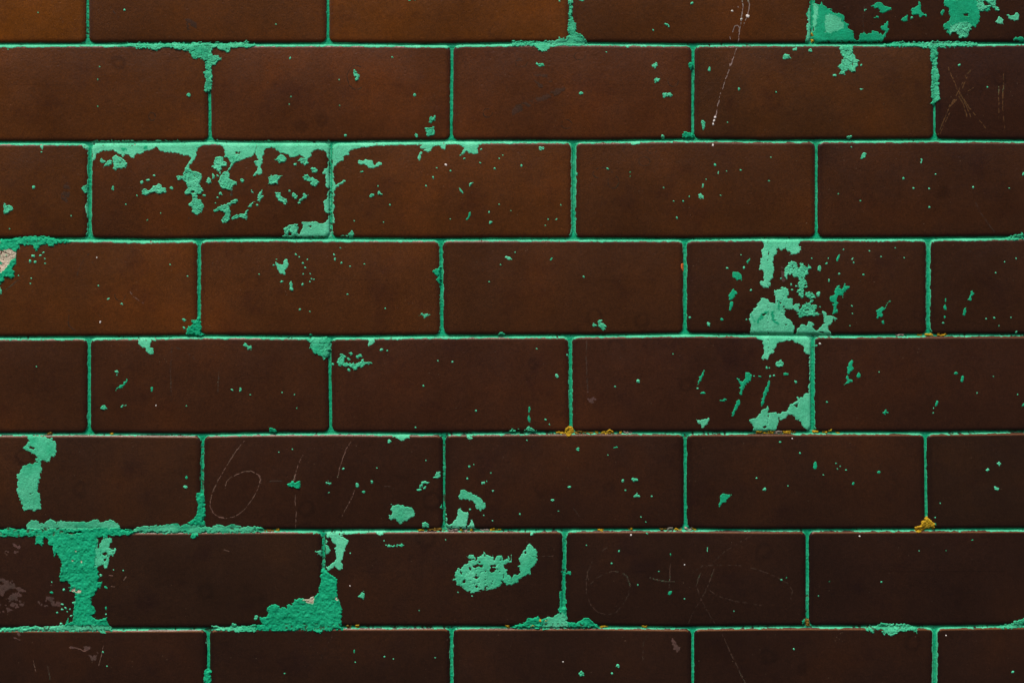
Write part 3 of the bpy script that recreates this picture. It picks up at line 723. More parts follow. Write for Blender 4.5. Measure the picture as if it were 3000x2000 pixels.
for ln in DATA.strip().splitlines():
    q = ln.split(); view, kind = q[0], q[1]; nums = [float(v) for v in q[2:]]
    mod = kind.startswith('~'); kind = kind.strip('~')
    if kind in 'fw':
        ox, oy = COLX[view[0]], ROWY[view[1]]
        for i in range(0, len(nums), 3):
            cx, cy, rr = ox + nums[i] / Z0, oy + nums[i + 1] / Z0, max(1.9, nums[i + 2] / Z0 * 1.02)
            ws = window(cx - rr, cx + rr, cy - rr, cy + rr, 8)
            an = random.uniform(0, 3.14); st = random.uniform(1.0, 1.45)
            ux = (X[ws] - cx); uy = (Y[ws] - cy)
            if rr > 3.2: ux = ux + WXF[ws] * .6; uy = uy + WYF[ws] * .6
            a_, b_ = ux * math.cos(an) + uy * math.sin(an), -ux * math.sin(an) + uy * math.cos(an)
            s = rr - np.hypot(a_ / st, b_ * math.sqrt(st))
            m = s > np.maximum(P[ws], -1.6)
            setk(ws, m, 'w' if kind == 'w' else 'k')
            P[ws] = np.maximum(P[ws], s)
        continue
    pts = src(view, nums)
    xs = [p[0] for p in pts]; ys = [p[1] for p in pts]
    ws = window(min(xs), max(xs), min(ys), max(ys))
    amp = 1.0 if (max(xs) - min(xs) > 14) else 0.5
    if kind in 'm': amp *= 0.8
    s = poly_sdf(pts, X[ws] + WXF[ws] * amp, Y[ws] + WYF[ws] * amp).astype(np.float32)
    if amp > .6 and kind in 'mekntr': s = s + (1.5 * N4[ws] + 1.2 * N6[ws]) * (1.0 if kind != 'r' else .6)
    if kind == 'P': P[ws] = np.where(s > 1, np.minimum(P[ws], (0.72 - vnoise(X[ws], Y[ws], 9, 77) - 0.45 * N4[ws] - .25 * N6[ws]) * 5), P[ws]); continue
    if kind == 'h': P[ws] = np.minimum(P[ws], -s); continue
    if kind in 'sy':
        st = vnoise(X[ws] * .8 + .9 * Y[ws], Y[ws] * 2.6 - X[ws] * 1.4, 22, 31) + 0.35 * N6[ws] + 0.45 * N4[ws]
        s = np.minimum(s * 0.2, (st - (0.1 if kind == 's' else -.1)) * 3.0)
    if mod:
        setk(ws, (s > 0) & (P[ws] > -1.6), kind); continue
    if kind == 'b':
        setk(ws, s > -1.0, 'b'); P[ws] = np.maximum(P[ws], s); continue
    m = s > np.maximum(P[ws], -2.4)
    nid += 1
    if kind in 'soy': SID[ws] = np.where(m, nid, SID[ws])
    setk(ws, (s > -2.4) & ((P[ws] < 0) | (s > 0)) if kind in KIND else m, kind)
    if kind in KIND and KIND[kind][3] > 0: FILL[ws] = np.maximum(FILL[ws], KIND[kind][3] * np.clip((s + 1) / 6, 0, 1))
    P[ws] = np.maximum(P[ws], s)
for ln in STROKES.strip().splitlines():
    q = ln.split(); view, kind, wd = q[0], q[1], float(q[2]); pts = src(view, [float(v) for v in q[3:]])
    xs = [p[0] for p in pts]; ys = [p[1] for p in pts]
    ws = window(min(xs), max(xs), min(ys), max(ys), 10)
    hw = max(1.15, wd / Z0 * 0.5)
    s = line_sdf(pts, X[ws] + 0.35 * WXF[ws], Y[ws] + 0.35 * WYF[ws]) + hw
    s = s - np.clip(vnoise(X[ws], Y[ws], 5, 41) + (0.2 if kind in 'ad' else -0.05), 0, 2) * (1.6 if kind in 'adq' else 1.2)
    m = (s > -1.6) & (P[ws] < 0) & (s > P[ws]) & (D[ws] > 2)
    setk(ws, m, kind); P[ws] = np.where(m, s, P[ws]); nid += 1; SID[ws] = np.where(m, nid, SID[ws])

# pits and dirt-stripped lengths in the joints
DIRT = np.zeros(X.shape, np.float32)
for k in range(-1, 10):
    near = np.abs(Y - bed_top(k, X) - 4) < 12
    lvl = {3: .15, 4: .6, 5: 1.0, 6: .8, 7: .8}.get(k, .28)
    DIRT = np.where(near, lvl * np.clip(0.25 + N90 + 0.3 * N30, 0, 1), DIRT)
for (x, y0, y1, v) in [(969, 430, 700, .75), (1301, 1300, 1555, .7), (949, 1560, 1670, .9), (2366, 1740, 1835, 1.0), (593, 1280, 1440, .6), (255, 0, 125, .7), (2379, 0, 120, .8), (2380, 1000, 1260, .25), (1653, 1560, 1680, .2), (603, 1900, 1960, .5)]:
    near = (np.abs(X - x) < 6) & (Y > y0) & (Y < y1) & (SIDE == 3)
    DIRT = np.where(near, np.maximum(DIRT, v * np.clip(0.75 + 0.8 * vnoise(X, Y, 22, 61), 0, 1)), DIRT)
pit = vnoise(X, Y, 4.5, 51) + 0.5 * vnoise(X, Y, 9, 52)
DM = np.clip((pit - (0.85 - 0.9 * DIRT)) * 2.5, 0, 1) * (DIRT > 0.02)

# ------------------------------------------------------------------ heights of the coat
w1, w2, wid = worley(X + 3 * N6, Y + 3 * N14, 17, 71)
plate = (wid - 0.4) * 1.3 - 1.6 * np.clip(1 - (w2 - w1) / 0.10, 0, 1)
lump = 1.2 * vnoise(X, Y, 11, 81) + 0.9 * vnoise(X, Y, 5.5, 82) + 0.6 * N4
base = HB + FILL * (np.maximum(HB, 0.2 + 0.8 * N30) - HB)
grain = 0.5 * vnoise(X, Y, 4, 91) + 0.5 * vnoise(X, Y, 8, 92)
inside = np.clip(P / 3.0, 0, 1)
ISR = ROUGH > 0.9; ISK = (ROUGH > 0.6) & ~ISR
detail = np.where(ISR, 0.85 * lump, np.where(ISK, plate + 0.5 * lump, grain * (0.25 + 0.9 * ROUGH))) * inside
detail = detail + np.where((SIDE == 3) & (D < 2) & ~ISR, 0.5 * vnoise(X * .35, Y, 4.4, 95), 0) * inside
curl = np.where(ISK, 0.6, 0.2) * np.exp(-((P - 2.2) / 1.8) ** 2) * (THICK > .5)
H = base + np.clip(P / 1.6, -1, 1) * THICK + np.where(P > 0, detail + curl, 0) - 1.3 * DM * inside
H = np.where(KM >= 5, HB + np.clip(P / 1.6, -1, 1) * THICK, H).astype(np.float32)

E, M = np.array(PAL['e']), np.array(PAL['m'])
tt = np.clip(TONE, 0, 1)[..., None]
C3 = (E * (1 - tt) + M * tt).astype(np.float32)
C3 = np.where((KM >= 2)[..., None], SUBC, C3)
C3 = C3 * (1 - 0.85 * DM[..., None]) + np.array((0.035, 0.022, 0.012), np.float32) * 0.85 * DM[..., None]

# ------------------------------------------------------------------ materials
def mat(name):
    m = bpy.data.materials.new(name); m.use_nodes = True
    nt = m.node_tree; b = nt.nodes['Principled BSDF']
    return m, nt, b
def nd(nt, t, **kw):
    n = nt.nodes.new(t)
    for k, v in kw.items(): setattr(n, k, v)
    return n
def noise(nt, scale, detail=3, rough=.55, vec=None):
    n = nd(nt, 'ShaderNodeTexNoise'); n.inputs['Scale'].default_value = scale; n.inputs['Detail'].default_value = detail; n.inputs['Roughness'].default_value = rough
    nt.links.new(vec, n.inputs['Vector']); return n
def ramp(nt, sock, pts):
    r = nd(nt, 'ShaderNodeValToRGB'); e = r.color_ramp.elements
    e[0].position, e[0].color = pts[0][0], (*pts[0][1], 1); e[1].position, e[1].color = pts[-1][0], (*pts[-1][1], 1)
    for p, c in pts[1:-1]:
        q = e.new(p); q.color = (*c, 1)
    nt.links.new(sock, r.inputs['Fac']); return r
def mul(nt, a, b, fac=1.0, mode='MULTIPLY'):
    m = nd(nt, 'ShaderNodeMix', data_type='RGBA', blend_type=mode); m.inputs[0].default_value = fac
    nt.links.new(a, m.inputs[6])
    if hasattr(b, 'links'): nt.links.new(b, m.inputs[7])
    else: m.inputs[7].default_value = (*b, 1)
    return m.outputs[2]
def bump(nt, h, dist, strength, prev=None):
    b = nd(nt, 'ShaderNodeBump'); b.inputs['Distance'].default_value = dist; b.inputs['Strength'].default_value = strength
    nt.links.new(h, b.inputs['Height'])
    if prev: nt.links.new(prev, b.inputs['Normal'])
    return b.outputs['Normal']
g3 = lambda v: (v, v, v)

def glaze_material():
    m, nt, b = mat('brown_glaze')
    tc = nd(nt, 'ShaderNodeTexCoord').outputs['Object']
    oi = nd(nt, 'ShaderNodeObjectInfo').outputs['Color']
    big = noise(nt, 7, 4, .6, tc)
    c = mul(nt, oi, ramp(nt, big.outputs['Fac'], [(.30, g3(.74)), (.52, g3(1.0)), (.72, (1.45, 1.30, .95))]).outputs[0])
    # dusky purple pooled patches
    st = noise(nt, 19, 5, .65, tc)
    f = ramp(nt, st.outputs['Fac'], [(.54, g3(0)), (.74, g3(.65))])
    mx = nd(nt, 'ShaderNodeMix', data_type='RGBA', blend_type='MULTIPLY'); nt.links.new(f.outputs[0], mx.inputs[0]); nt.links.new(c, mx.inputs[6]); mx.inputs[7].default_value = (.55, .48, .80, 1)
    c = mx.outputs[2]
    # fired-in rings
    v = nd(nt, 'ShaderNodeTexVoronoi'); v.inputs['Scale'].default_value = 17; v.inputs['Randomness'].default_value = 1
    w = noise(nt, 60, 2, .5, tc)
    add = nd(nt, 'ShaderNodeVectorMath', operation='MULTIPLY_ADD'); add.inputs[1].default_value = (.012, .012, .012)
    nt.links.new(w.outputs['Color'], add.inputs[0]); nt.links.new(tc, add.inputs[2]); nt.links.new(add.outputs[0], v.inputs['Vector'])
    r = ramp(nt, v.outputs['Distance'], [(.09, g3(1)), (.125, g3(.72)), (.15, g3(.74)), (.19, g3(1))])
    gate = noise(nt, 9, 1, .5, tc); gr = ramp(nt, gate.outputs['Fac'], [(.50, g3(0)), (.58, g3(.9))])
    mr = nd(nt, 'ShaderNodeMix', data_type='RGBA', blend_type='MULTIPLY'); nt.links.new(gr.outputs[0], mr.inputs[0]); nt.links.new(c, mr.inputs[6]); nt.links.new(r.outputs[0], mr.inputs[7])
    c = mr.outputs[2]
    # top arris highlight painted amber; dark rim is pooled glaze and painted bevel shade
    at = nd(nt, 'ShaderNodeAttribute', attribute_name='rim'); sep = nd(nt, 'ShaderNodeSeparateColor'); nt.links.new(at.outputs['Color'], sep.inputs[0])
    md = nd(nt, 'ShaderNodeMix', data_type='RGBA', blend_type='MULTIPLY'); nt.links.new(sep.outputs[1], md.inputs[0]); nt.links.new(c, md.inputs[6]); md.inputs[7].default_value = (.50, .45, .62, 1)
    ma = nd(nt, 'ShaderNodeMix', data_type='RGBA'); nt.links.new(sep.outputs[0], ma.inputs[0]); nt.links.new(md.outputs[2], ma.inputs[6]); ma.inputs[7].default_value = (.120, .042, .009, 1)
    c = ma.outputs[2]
    # grain and specks
    gr2 = noise(nt, 800, 3, .8, tc)
    c = mul(nt, c, ramp(nt, gr2.outputs['Fac'], [(.30, g3(.68)), (.70, g3(1.32))]).outputs[0])
    gr3 = noise(nt, 260, 3, .7, tc)
    c = mul(nt, c, ramp(nt, gr3.outputs['Fac'], [(.3, g3(.86)), (.7, g3(1.14))]).outputs[0])
    sp = nd(nt, 'ShaderNodeTexVoronoi'); sp.inputs['Scale'].default_value = 190; nt.links.new(tc, sp.inputs['Vector'])
    sr = ramp(nt, sp.outputs['Distance'], [(.05, g3(.8)), (.10, g3(0))])
    sg = noise(nt, 40, 2, .5, tc); sgr = ramp(nt, sg.outputs['Fac'], [(.56, g3(0)), (.66, g3(1))])
    sf = mul(nt, sr.outputs[0], sgr.outputs[0])
    ms = nd(nt, 'ShaderNodeMix', data_type='RGBA'); nt.links.new(sf, ms.inputs[0]); nt.links.new(c, ms.inputs[6]); ms.inputs[7].default_value = (.12, .08, .05, 1)
    c = ms.outputs[2]
    nt.links.new(c, b.inputs['Base Color'])
    b.inputs['Specular IOR Level'].default_value = SPEC
    rr = noise(nt, 30, 3, .6, tc)
    rm = nd(nt, 'ShaderNodeMapRange'); rm.inputs[3].default_value = .24; rm.inputs[4].default_value = .42
    nt.links.new(rr.outputs['Fac'], rm.inputs[0]); nt.links.new(rm.outputs[0], b.inputs['Roughness'])
    n = bump(nt, noise(nt, 420, 2, .5, tc).outputs['Fac'], .0005, .35)
    n = bump(nt, noise(nt, 30, 2, .5, tc).outputs['Fac'], .004, .12, n)
    pv = nd(nt, 'ShaderNodeTexVoronoi'); pv.inputs['Scale'].default_value = 120; nt.links.new(tc, pv.inputs['Vector'])
    pr = ramp(nt, pv.outputs['Distance'], [(.05, g3(0)), (.16, g3(1))])
    n = bump(nt, pr.outputs[0], .0006, .2, n)
    n = bump(nt, noise(nt, 1100, 2, .6, tc).outputs['Fac'], .0002, .30, n)
    nt.links.new(n, b.inputs['Normal'])
    return m
def coat_material(name, rough=.62, strength=.5):
    m, nt, b = mat(name)
    tc = nd(nt, 'ShaderNodeTexCoord').outputs['Object']
    a = nd(nt, 'ShaderNodeAttribute', attribute_name='pigment').outputs['Color']
    c = mul(nt, a, ramp(nt, noise(nt, 60, 4, .6, tc).outputs['Fac'], [(.3, (.72, .84, .80)), (.7, (1.2, 1.12, 1.14))]).outputs[0])
    c = mul(nt, c, ramp(nt, noise(nt, 900, 3, .7, tc).outputs['Fac'], [(.32, g3(.72)), (.66, g3(1.15))]).outputs[0])
    pt = nd(nt, 'ShaderNodeTexVoronoi'); pt.inputs['Scale'].default_value = 330; nt.links.new(tc, pt.inputs['Vector'])
    c = mul(nt, c, ramp(nt, pt.outputs['Distance'], [(.06, g3(.35)), (.15, g3(1))]).outputs[0], .6)
    nt.links.new(c, b.inputs['Base Color'])
    b.inputs['Roughness'].default_value = rough; b.inputs['Specular IOR Level'].default_value = .07
    n = bump(nt, noise(nt, 650, 4, .65, tc).outputs['Fac'], .0006, strength)
    nt.links.new(n, b.inputs['Normal'])
    return m
def plain_material(name, c0, c1, scale, rough=.9, bd=.002, bs=.6, spec=.3):
    m, nt, b = mat(name)
    tc = nd(nt, 'ShaderNodeTexCoord').outputs['Object']
    n = noise(nt, scale, 5, .65, tc)
    nt.links.new(ramp(nt, n.outputs['Fac'], [(.3, c0), (.7, c1)]).outputs[0], b.inputs['Base Color'])
    b.inputs['Roughness'].default_value = rough; b.inputs['Specular IOR Level'].default_value = spec
    nt.links.new(bump(nt, noise(nt, scale * 3, 4, .6, tc).outputs['Fac'], bd, bs), b.inputs['Normal'])
    return m
SPEC = 0.20
M_GLAZE = glaze_material(); M_PAINT = coat_material('flaking_green_paint'); M_MARK = coat_material('chalky_mark', .8, .3)
M_LICH = coat_material('lichen_crust', .95, .9)
M_MORTAR = plain_material('weathered_mortar', (.022, .016, .011), (.07, .052, .036), 240)
M_RENDER = plain_material('cement_render', (.16, .15, .13), (.26, .24, .21), 30)
M_GROUND = plain_material('asphalt', (.04, .04, .04), (.07, .068, .065), 60)

# ------------------------------------------------------------------ mesh builders
def obj(name, verts, faces, m, parent=None, smooth=False, pig=None, counts=None):
    me = bpy.data.meshes.new(name)
    me.from_pydata(verts, [], faces) if counts is None else None
    me.materials.append(m)
    o = bpy.data.objects.new(name, me); col.objects.link(o)
    if parent: o.parent = parent
    if smooth: me.polygons.foreach_set('use_smooth', [True] * len(me.polygons))
    return o
def grid_mesh(name, cells, Hf, Cf, m, parent, X_, Y_, lift=0.0):
    """cells: array of flat cell ids (iy*(W-1)+ix) on the lattice -> one mesh."""
    W = X_.shape[1]
    cells = np.asarray(cells, np.int64)
    iy = cells // (W - 1); ix = cells % (W - 1)
    v00 = iy * W + ix
    quads = np.stack([v00, v00 + W, v00 + W + 1, v00 + 1], 1)
    uniq, inv = np.unique(quads.ravel(), return_inverse=True)
    co = np.empty((len(uniq), 3), np.float32)
    co[:, 0] = (X_.ravel()[uniq] - CX) * S; co[:, 1] = -(Hf.ravel()[uniq] + lift) * S; co[:, 2] = (CY - Y_.ravel()[uniq]) * S + CAMZ
    me = bpy.data.meshes.new(name)
    nq = len(quads)
    me.vertices.add(len(uniq)); me.vertices.foreach_set('co', co.ravel())
    me.loops.add(nq * 4); me.loops.foreach_set('vertex_index', inv.astype(np.int32).ravel())
    me.polygons.add(nq); me.polygons.foreach_set('loop_start', np.arange(0, nq * 4, 4, dtype=np.int32))
    me.update(calc_edges=True); me.validate()
    at = me.attributes.new('pigment', 'FLOAT_COLOR', 'POINT')
    c = np.ones((len(uniq), 4), np.float32); c[:, :3] = Cf.reshape(-1, 3)[uniq]
    at.data.foreach_set('color', c.ravel())
    me.materials.append(m)
    me.polygons.foreach_set('use_smooth', np.zeros(nq, bool))
    o = bpy.data.objects.new(name, me); col.objects.link(o)
    if parent: o.parent = parent
    return o

wall = bpy.data.objects.new('brick_wall', None); col.objects.link(wall)
wall['label'] = 'brown glazed brick wall with flaking emerald green paint left in its joints'
wall['category'] = 'wall'; wall['kind'] = 'thing'

# bricks: rounded blocks with a rolled glazed edge
RINGS = [(0.0, -46.0), (0.0, -DEP), (0.15, None), (0.5, None), (1.1, None), (2.0, None), (3.2, None), (4.8, None), (6.8, None), (9.0, None), (11.0, None), (14.0, None), (19.0, None), (27.0, None), (38.0, None), (52.0, None), (70.0, None), (92.0, None), (118.0, None)]
def make_brick(b):
    r = b['row']; a_, b_ = b['a'], b['b']
    def at(u, v, fx, fy):      # u,v inset from the left/right (fx 0/1) and top/bottom (fy 0/1) edges
        ymid = float(bed_top(r, (a_[0] + b_[0]) / 2)) + GAPY
        hgt = float(bed_top(r + 1, (a_[0] + b_[0]) / 2)) - ymid
        yy = ymid + v if fy == 0 else ymid + hgt - v
        f = min(1, max(0, (yy - ymid) / hgt))
        x = (a_[0] + (a_[1] - a_[0]) * f + b['ga'] / 2 + u) if fx == 0 else (b_[0] + (b_[1] - b_[0]) * f - b['gb'] / 2 - u)
        y = float(bed_top(r, x)) + GAPY + v if fy == 0 else float(bed_top(r + 1, x)) - v
        return x, y
    per = []   # (kind, params)
    for (fx, fy, a0, a1) in ((0, 0, math.pi, 1.5 * math.pi), (1, 0, 1.5 * math.pi, 2 * math.pi), (1, 1, 0, .5 * math.pi), (0, 1, .5 * math.pi, math.pi)):
        for j in range(9):
            per.append(('c', fx, fy, a0 + (a1 - a0) * j / 8))
        per.append(('s',))
    verts = []; loops = []; rim = []
    for inset, hh in RINGS:
        ring = []; cc = max(CORN, inset + .8); rr = cc - inset
        segs = []
        for p in per:
            if p[0] == 'c':
                cu, cv = rr * math.cos(p[3]), rr * math.sin(p[3])
                u = cc + cu if p[1] == 0 else cc - cu
                v = cc + cv if p[2] == 0 else cc - cv
                ring.append(at(u, v, p[1], p[2]))
            else: ring.append(None)
        n = len(ring); out = []
        for i, p in enumerate(ring):
            if p is not None: out.append(p); continue
            q0, q1 = ring[i - 1], ring[(i + 1) % n]
            hor = abs(q1[0] - q0[0]) > abs(q1[1] - q0[1])
            ns = 14 if hor else 5
            for j in range(1, ns):
                t = j / ns; x = q0[0] + (q1[0] - q0[0]) * t; y = q0[1] + (q1[1] - q0[1]) * t
                if hor:
                    top = i < n / 2
                    y = float(bed_top(r, x)) + GAPY + inset if top else float(bed_top(r + 1, x)) - inset
                out.append((x, y))
        h = hh if hh is not None else float(brick_h(np.array(inset)))
        base_i = len(verts)
        for (x, y) in out:
            t_, b2 = float(bed_top(r, x)) + GAPY, float(bed_top(r + 1, x)); f = (y - t_) / (b2 - t_)
            l_ = a_[0] + (a_[1] - a_[0]) * f + b['ga'] / 2; r_ = b_[0] + (b_[1] - b_[0]) * f - b['gb'] / 2
            uu = (2 * x - l_ - r_) / (r_ - l_); vv = 2 * f - 1
            cr = max(0.0, 1 - uu ** 6) * max(0.0, 1 - vv ** 2) if hh is None else 0.0
            verts.append((wx(x), -(h + CROWN * cr) * S, wz(y)))
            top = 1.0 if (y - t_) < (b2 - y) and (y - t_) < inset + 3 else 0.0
            am = top * max(0.0, 1 - abs(inset - 5.0) / 3.6) * (.35 + .055 * max(0, r) * 1.6)  # highlight painted on top bevels only, stronger in lower rows
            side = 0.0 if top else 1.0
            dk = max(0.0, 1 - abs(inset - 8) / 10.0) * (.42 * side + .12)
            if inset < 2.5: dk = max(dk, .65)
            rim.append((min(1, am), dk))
        loops.append((base_i, len(out)))
    faces = []
    for (s0, n), (s1, _) in zip(loops[:-1], loops[1:]):
        for i in range(n): faces.append((s0 + i, s0 + (i + 1) % n, s1 + (i + 1) % n, s1 + i))
    s, n = loops[-1]; faces.append(tuple(range(s, s + n)))
    s, n = loops[0]; faces.append(tuple(reversed(range(s, s + n))))
    me = bpy.data.meshes.new('brick'); me.from_pydata(verts, [], faces); me.materials.append(M_GLAZE)
    me.polygons.foreach_set('use_smooth', [True] * len(me.polygons))
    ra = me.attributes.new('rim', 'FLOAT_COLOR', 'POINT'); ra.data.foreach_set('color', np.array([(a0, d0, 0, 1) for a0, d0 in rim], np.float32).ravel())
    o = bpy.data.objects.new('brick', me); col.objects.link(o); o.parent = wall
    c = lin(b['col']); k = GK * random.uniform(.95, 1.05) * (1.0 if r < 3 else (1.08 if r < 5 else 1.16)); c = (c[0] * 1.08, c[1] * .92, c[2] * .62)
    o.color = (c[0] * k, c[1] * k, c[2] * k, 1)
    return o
GK = 0.74
BO = [make_brick(b) for b in BR]

# mortar bed behind the bricks and the rendered plinth under them
def box(name, x0, x1, y0, y1, z0, z1, m, parent=None):
    v = [(x, y, z) for z in (z0, z1) for y in (y0, y1) for x in (x0, x1)]
    f = [(0, 2, 3, 1), (4, 5, 7, 6), (0, 1, 5, 4), (2, 6, 7, 3), (0, 4, 6, 2), (1, 3, 7, 5)]
    return obj(name, v, f, m, parent)
zt, zb = wz(-440), wz(2398)
box('mortar', wx(-1060), wx(4060), (DEP + .8) * S, .10, zb, zt, M_MORTAR, wall)
box('plinth', wx(-1100), wx(4100), -.012, .11, 0.0, zb - .002, M_RENDER, wall)
box('coping', wx(-1110), wx(4110), -.030, .13, zt + .002, zt + .06, M_RENDER, wall)

# ------------------------------------------------------------------ split the coat into joints, patches and flecks
cell = lambda A, f: f(f(A[:-1, :-1], A[1:, :-1]), f(A[:-1, 1:], A[1:, 1:]))
Pc = cell(P, np.maximum); Dc = (D[:-1, :-1] + D[1:, 1:]) * .5; Bc = BID[:-1, :-1]; Kc = KM[:-1, :-1]; Sc = SIDE[:-1, :-1]
IDc = SID[:-1, :-1].ravel(); Xc = X[:-1, :-1]; Yc = Y[:-1, :-1]
keep = Pc > 0
keep &= ~((Kc >= 2) & (cell(P, np.maximum) <= 0.05))
onbrick = keep & (Dc > 9.0)
# joint cells
jc = keep & ~onbrick
fl = np.arange(jc.size).reshape(jc.shape)
used = np.zeros(jc.shape, bool)
for k in range(0, 9):
    T = bed_top(k, Xc)
    m = jc & ~used & (Yc > T - 11.5) & (Yc < T + GAPY + 10.5)
    used |= m
    if m.sum() > 20:
        o = grid_mesh('bed_joint', fl[m], H, C3, M_PAINT, wall, X, Y)
for r in ROWS:
    for (x0, x1, w) in JOINTS[r]:
        m = jc & ~used & (np.abs(Xc - (x0 + x1) / 2) < 24) & (Yc > bed_top(r, 1500) - 25) & (Yc < bed_top(r + 1, 1500) + 25)
        used |= m
        if m.sum() > 20: grid_mesh('head_joint', fl[m], H, C3, M_PAINT, wall, X, Y)
# patches on the brick faces
Wc = jc.shape[1]
cells = {}
idx = np.flatnonzero(onbrick.ravel()); kb = Kc.ravel()[idx]; bb = Bc.ravel()[idx]
state = dict(zip(idx.tolist(), zip(bb.tolist(), kb.tolist())))
NAMES = {2: 'white_splash', 3: 'bare_plaster', 4: 'orange_chip', 5: 'scuff_mark', 6: 'scratch_mark'}
comps = []; other = {}
seen = set()
for c0 in state:
    if c0 in seen: continue
    bid, k = state[c0]
    if k > 2 and k != 3:
        seen.add(c0); other.setdefault((bid, k, int(IDc[c0])), []).append(c0); continue
    if k == 2 or k == 3:
        seen.add(c0); other.setdefault((bid, k, 0), []).append(c0); continue
    st = [c0]; seen.add(c0); comp = []
    while st:
        c = st.pop(); comp.append(c)
        for d_ in (1, -1, Wc, -Wc, Wc + 1, Wc - 1, -Wc + 1, -Wc - 1):
            e = c + d_
            if e in state and e not in seen and state[e][0] == bid and state[e][1] == 1: seen.add(e); st.append(e)
    comps.append((bid, comp))
small = {}; npatch = 0
for bid, comp in comps:
    if len(comp) >= 34: grid_mesh('paint_patch', comp, H, C3, M_PAINT, BO[bid], X, Y); npatch += 1
    else: small.setdefault(bid, []).extend(comp)
for bid, cs in small.items():
    if len(cs) < 2: continue
    o = grid_mesh('paint_flecks', cs, H, C3, M_PAINT, BO[bid], X, Y); o['kind'] = 'stuff'
for (bid, k, sid), cs in other.items():
    if len(cs) < 3: continue
    grid_mesh(NAMES[k], cs, H, C3, M_MARK if k in (2, 5, 6) else M_PAINT, BO[bid], X, Y)
print('patches', npatch, 'comps', len(comps))

# ------------------------------------------------------------------ lichen, each colony a thing of its own
LABELS = {
 1: 'large ragged golden lichen clump at the foot of a vertical joint, far right',
 2: 'orange diamond-shaped lichen clump covering a joint crossing near the centre',
 3: 'thin orange and grey lichen crust trailing right from the diamond-shaped clump',
 4: 'long yellow and grey lichen crust in the joint below the curved green scrape',
 5: 'thin orange lichen crust in the joint at far right, highest of the long crusts',
 6: 'orange and grey lichen crust in the joint below the brick with a green paint ring',
 7: 'grey and yellow lichen crust straight above the scratched star',
 8: 'upper of two tiny orange lichen dots beside the green painted corner, top right',
 16: 'lower of two tiny orange lichen dots beside the green painted corner, top right',
 9: 'brown-gold lichen filling the foot of the lowest complete vertical joint on the right',
 10: 'three tiny orange lichen specks on the pale green mortar heap in the lowest joint',
 17: 'orange lichen spot at the right foot of the pale green mortar heap, lowest joint',
 18: 'faint orange lichen speck in the lowest joint below the scratched circle',
 11: 'small golden and brown lichen spot touching the right foot of the big green mortar mass',
 12: 'small golden lichen spot in the joint above the tall green mortar mass',
 13: 'small orange lichen dot in the joint left above the scratched circle',
 19: 'small orange lichen dot in the joint right above the scratched circle',
 14: 'single orange lichen dot in the lowest joint below the holed green paint flake',
 15: 'tiny yellow lichen flecks in the joint above the tall green paint strip on the left'}
LC = {'g': (0.34, 0.205, 0.012), 'o': (0.15, 0.085, 0.014), 'x': (0.20, 0.17, 0.135)}
groups = {}
for ln in LICHEN.strip().splitlines():
    q = ln.split(); groups.setdefault(int(q[0]), []).append((q[2], src(q[1], [float(v) for v in q[3:]])))
def sample(F, x, y):
    i = np.clip(((y - GY0) / STEP).astype(int), 0, NY - 1); j = np.clip(((x - GX0) / STEP).astype(int), 0, NX - 1)
    return F[i, j]
TOPS = np.where(P > 0, H, HB)
for gid, polys in groups.items():
    root = None
    if len(polys) > 1:
        ap = [p for _, ps in polys for p in ps]
        root = bpy.data.objects.new('lichen', None); col.objects.link(root)
        root.location = (wx(sum(p[0] for p in ap) / len(ap)), 0, wz(sum(p[1] for p in ap) / len(ap)))
        root['label'] = LABELS[gid]; root['category'] = 'lichen'; root['group'] = 'lichen colonies in the wall joints'
    for kd, ps in polys:
        x0, x1 = min(p[0] for p in ps) - 7, max(p[0] for p in ps) + 7
        y0, y1 = min(p[1] for p in ps) - 7, max(p[1] for p in ps) + 7
        st = 1.5
        LX, LY = np.meshgrid(np.arange(x0, x1, st), np.arange(y0, y1, st)); LX = LX.astype(np.float32); LY = LY.astype(np.float32)
        wxx = 2.2 * vnoise(LX, LY, 7, 101) + 1.4 * vnoise(LX, LY, 3.5, 102); wyy = 1.8 * vnoise(LX, LY, 7, 103) + 1.2 * vnoise(LX, LY, 3.5, 104)
        F = poly_sdf(ps, LX + wxx, LY + wyy).astype(np.float32)
        if gid not in (1, 2): F = np.minimum(F, (vnoise(LX, LY, 5, 105) + 0.5 * vnoise(LX, LY, 2.6, 106) + 0.45) * 4)
        b0 = np.maximum(sample(TOPS, LX, LY), -4.5)
        a1, a2, ai = worley(LX, LY, 5.0, 111)
        hgt = 2.6 if gid > 2 else 3.6
        HL = b0 + np.clip(F / 1.5, -1, 1) * 1.2 + np.where(F > 0, np.clip(F / 4, 0, 1) * hgt * .5 + (1 - a1) * 1.3 * np.clip(F / 2, 0, 1) - 1.2 * np.clip(1 - (a2 - a1) / .15, 0, 1), 0)
        CC = np.array(LC[kd], np.float32) * (0.75 + 0.5 * ai)[..., None]
        cs = np.flatnonzero((cell(F, np.maximum) > 0).ravel())
        if len(cs) == 0: print('empty lichen', gid); continue
        o = grid_mesh('lichen' if root is None else 'crust', cs, HL, CC, M_LICH, None, LX, LY)
        if root is not None:
            o.parent = root; o.matrix_parent_inverse = mathutils.Matrix.Translation(root.location).inverted()
            if kd == 'x': o['label'] = 'grey crust'
        else:
            o['label'] = LABELS[gid]; o['category'] = 'lichen'; o['group'] = 'lichen colonies in the wall joints'

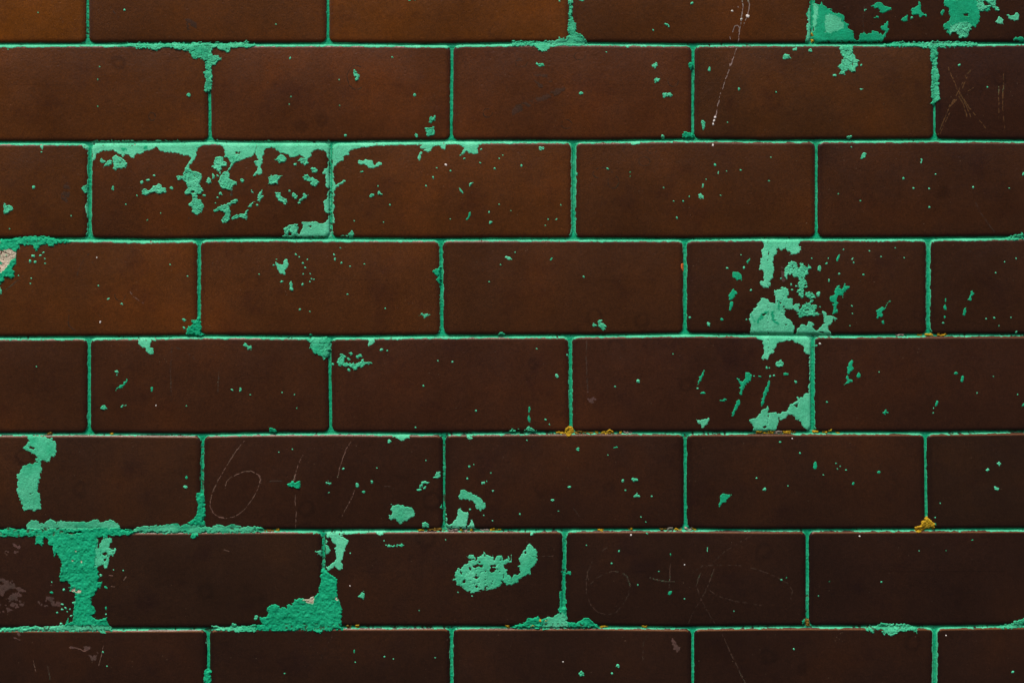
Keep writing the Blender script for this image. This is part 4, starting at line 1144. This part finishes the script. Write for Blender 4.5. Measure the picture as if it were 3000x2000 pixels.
# ------------------------------------------------------------------ ground, light, camera
prof = [(30, 0), (-5, 0), (-6, .5), (-8, 3), (-10, 6.2), (-12, 8.2), (-15, 9), (-60, 9.5)]  # rises into an unseen bank behind the camera, added to darken reflections
gv = []; gf = []
for j, (y, z) in enumerate(prof):
    for i in range(41):
        x = -40 + 2 * i; gv.append((x, y, z + (0.5 * math.sin(x * .7 + j) + .3 * math.sin(x * 1.9)) * min(1, z / 3)))
for j in range(len(prof) - 1):
    for i in range(40): gf.append((j * 41 + i, j * 41 + i + 1, (j + 1) * 41 + i + 1, (j + 1) * 41 + i))
g = obj('ground', gv, gf, M_GROUND, smooth=True); g['kind'] = 'structure'

w = bpy.data.worlds.new('World'); sc.world = w; w.use_nodes = True
nt = w.node_tree; bg = nt.nodes['Background']
sky = nt.nodes.new('ShaderNodeTexSky'); sky.sky_type = 'NISHITA'; sky.sun_disc = False
EL, AZ = math.radians(62), math.radians(205)       # azimuth clockwise from +Y
sky.sun_elevation = EL; sky.sun_rotation = AZ; sky.air_density = 1.0; sky.dust_density = 2.5; sky.ozone_density = .6
nt.links.new(sky.outputs[0], bg.inputs['Color']); bg.inputs['Strength'].default_value = 0.07
sl = bpy.data.lights.new('sun', 'SUN'); sl.energy = 1.5; sl.angle = math.radians(16); sl.color = (1, .95, .88)
so = bpy.data.objects.new('sun', sl); col.objects.link(so)
sd = (math.sin(AZ) * math.cos(EL), math.cos(AZ) * math.cos(EL), math.sin(EL))
so.rotation_euler = mathutils.Vector(sd).to_track_quat('Z', 'Y').to_euler(); so.location = (0, 0, 4)

cam = bpy.data.cameras.new('camera'); co = bpy.data.objects.new('camera', cam); col.objects.link(co)
cam.sensor_width = 36; cam.lens = 50; cam.clip_start = .05; cam.clip_end = 500
co.location = (0, -3000 * S * 50 / 36, CAMZ); co.rotation_euler = (math.pi / 2, 0, 0)
sc.camera = co
sc.view_settings.view_transform = 'Standard'; sc.view_settings.look = 'None'; sc.view_settings.gamma = 1; sc.view_settings.exposure = 1.75
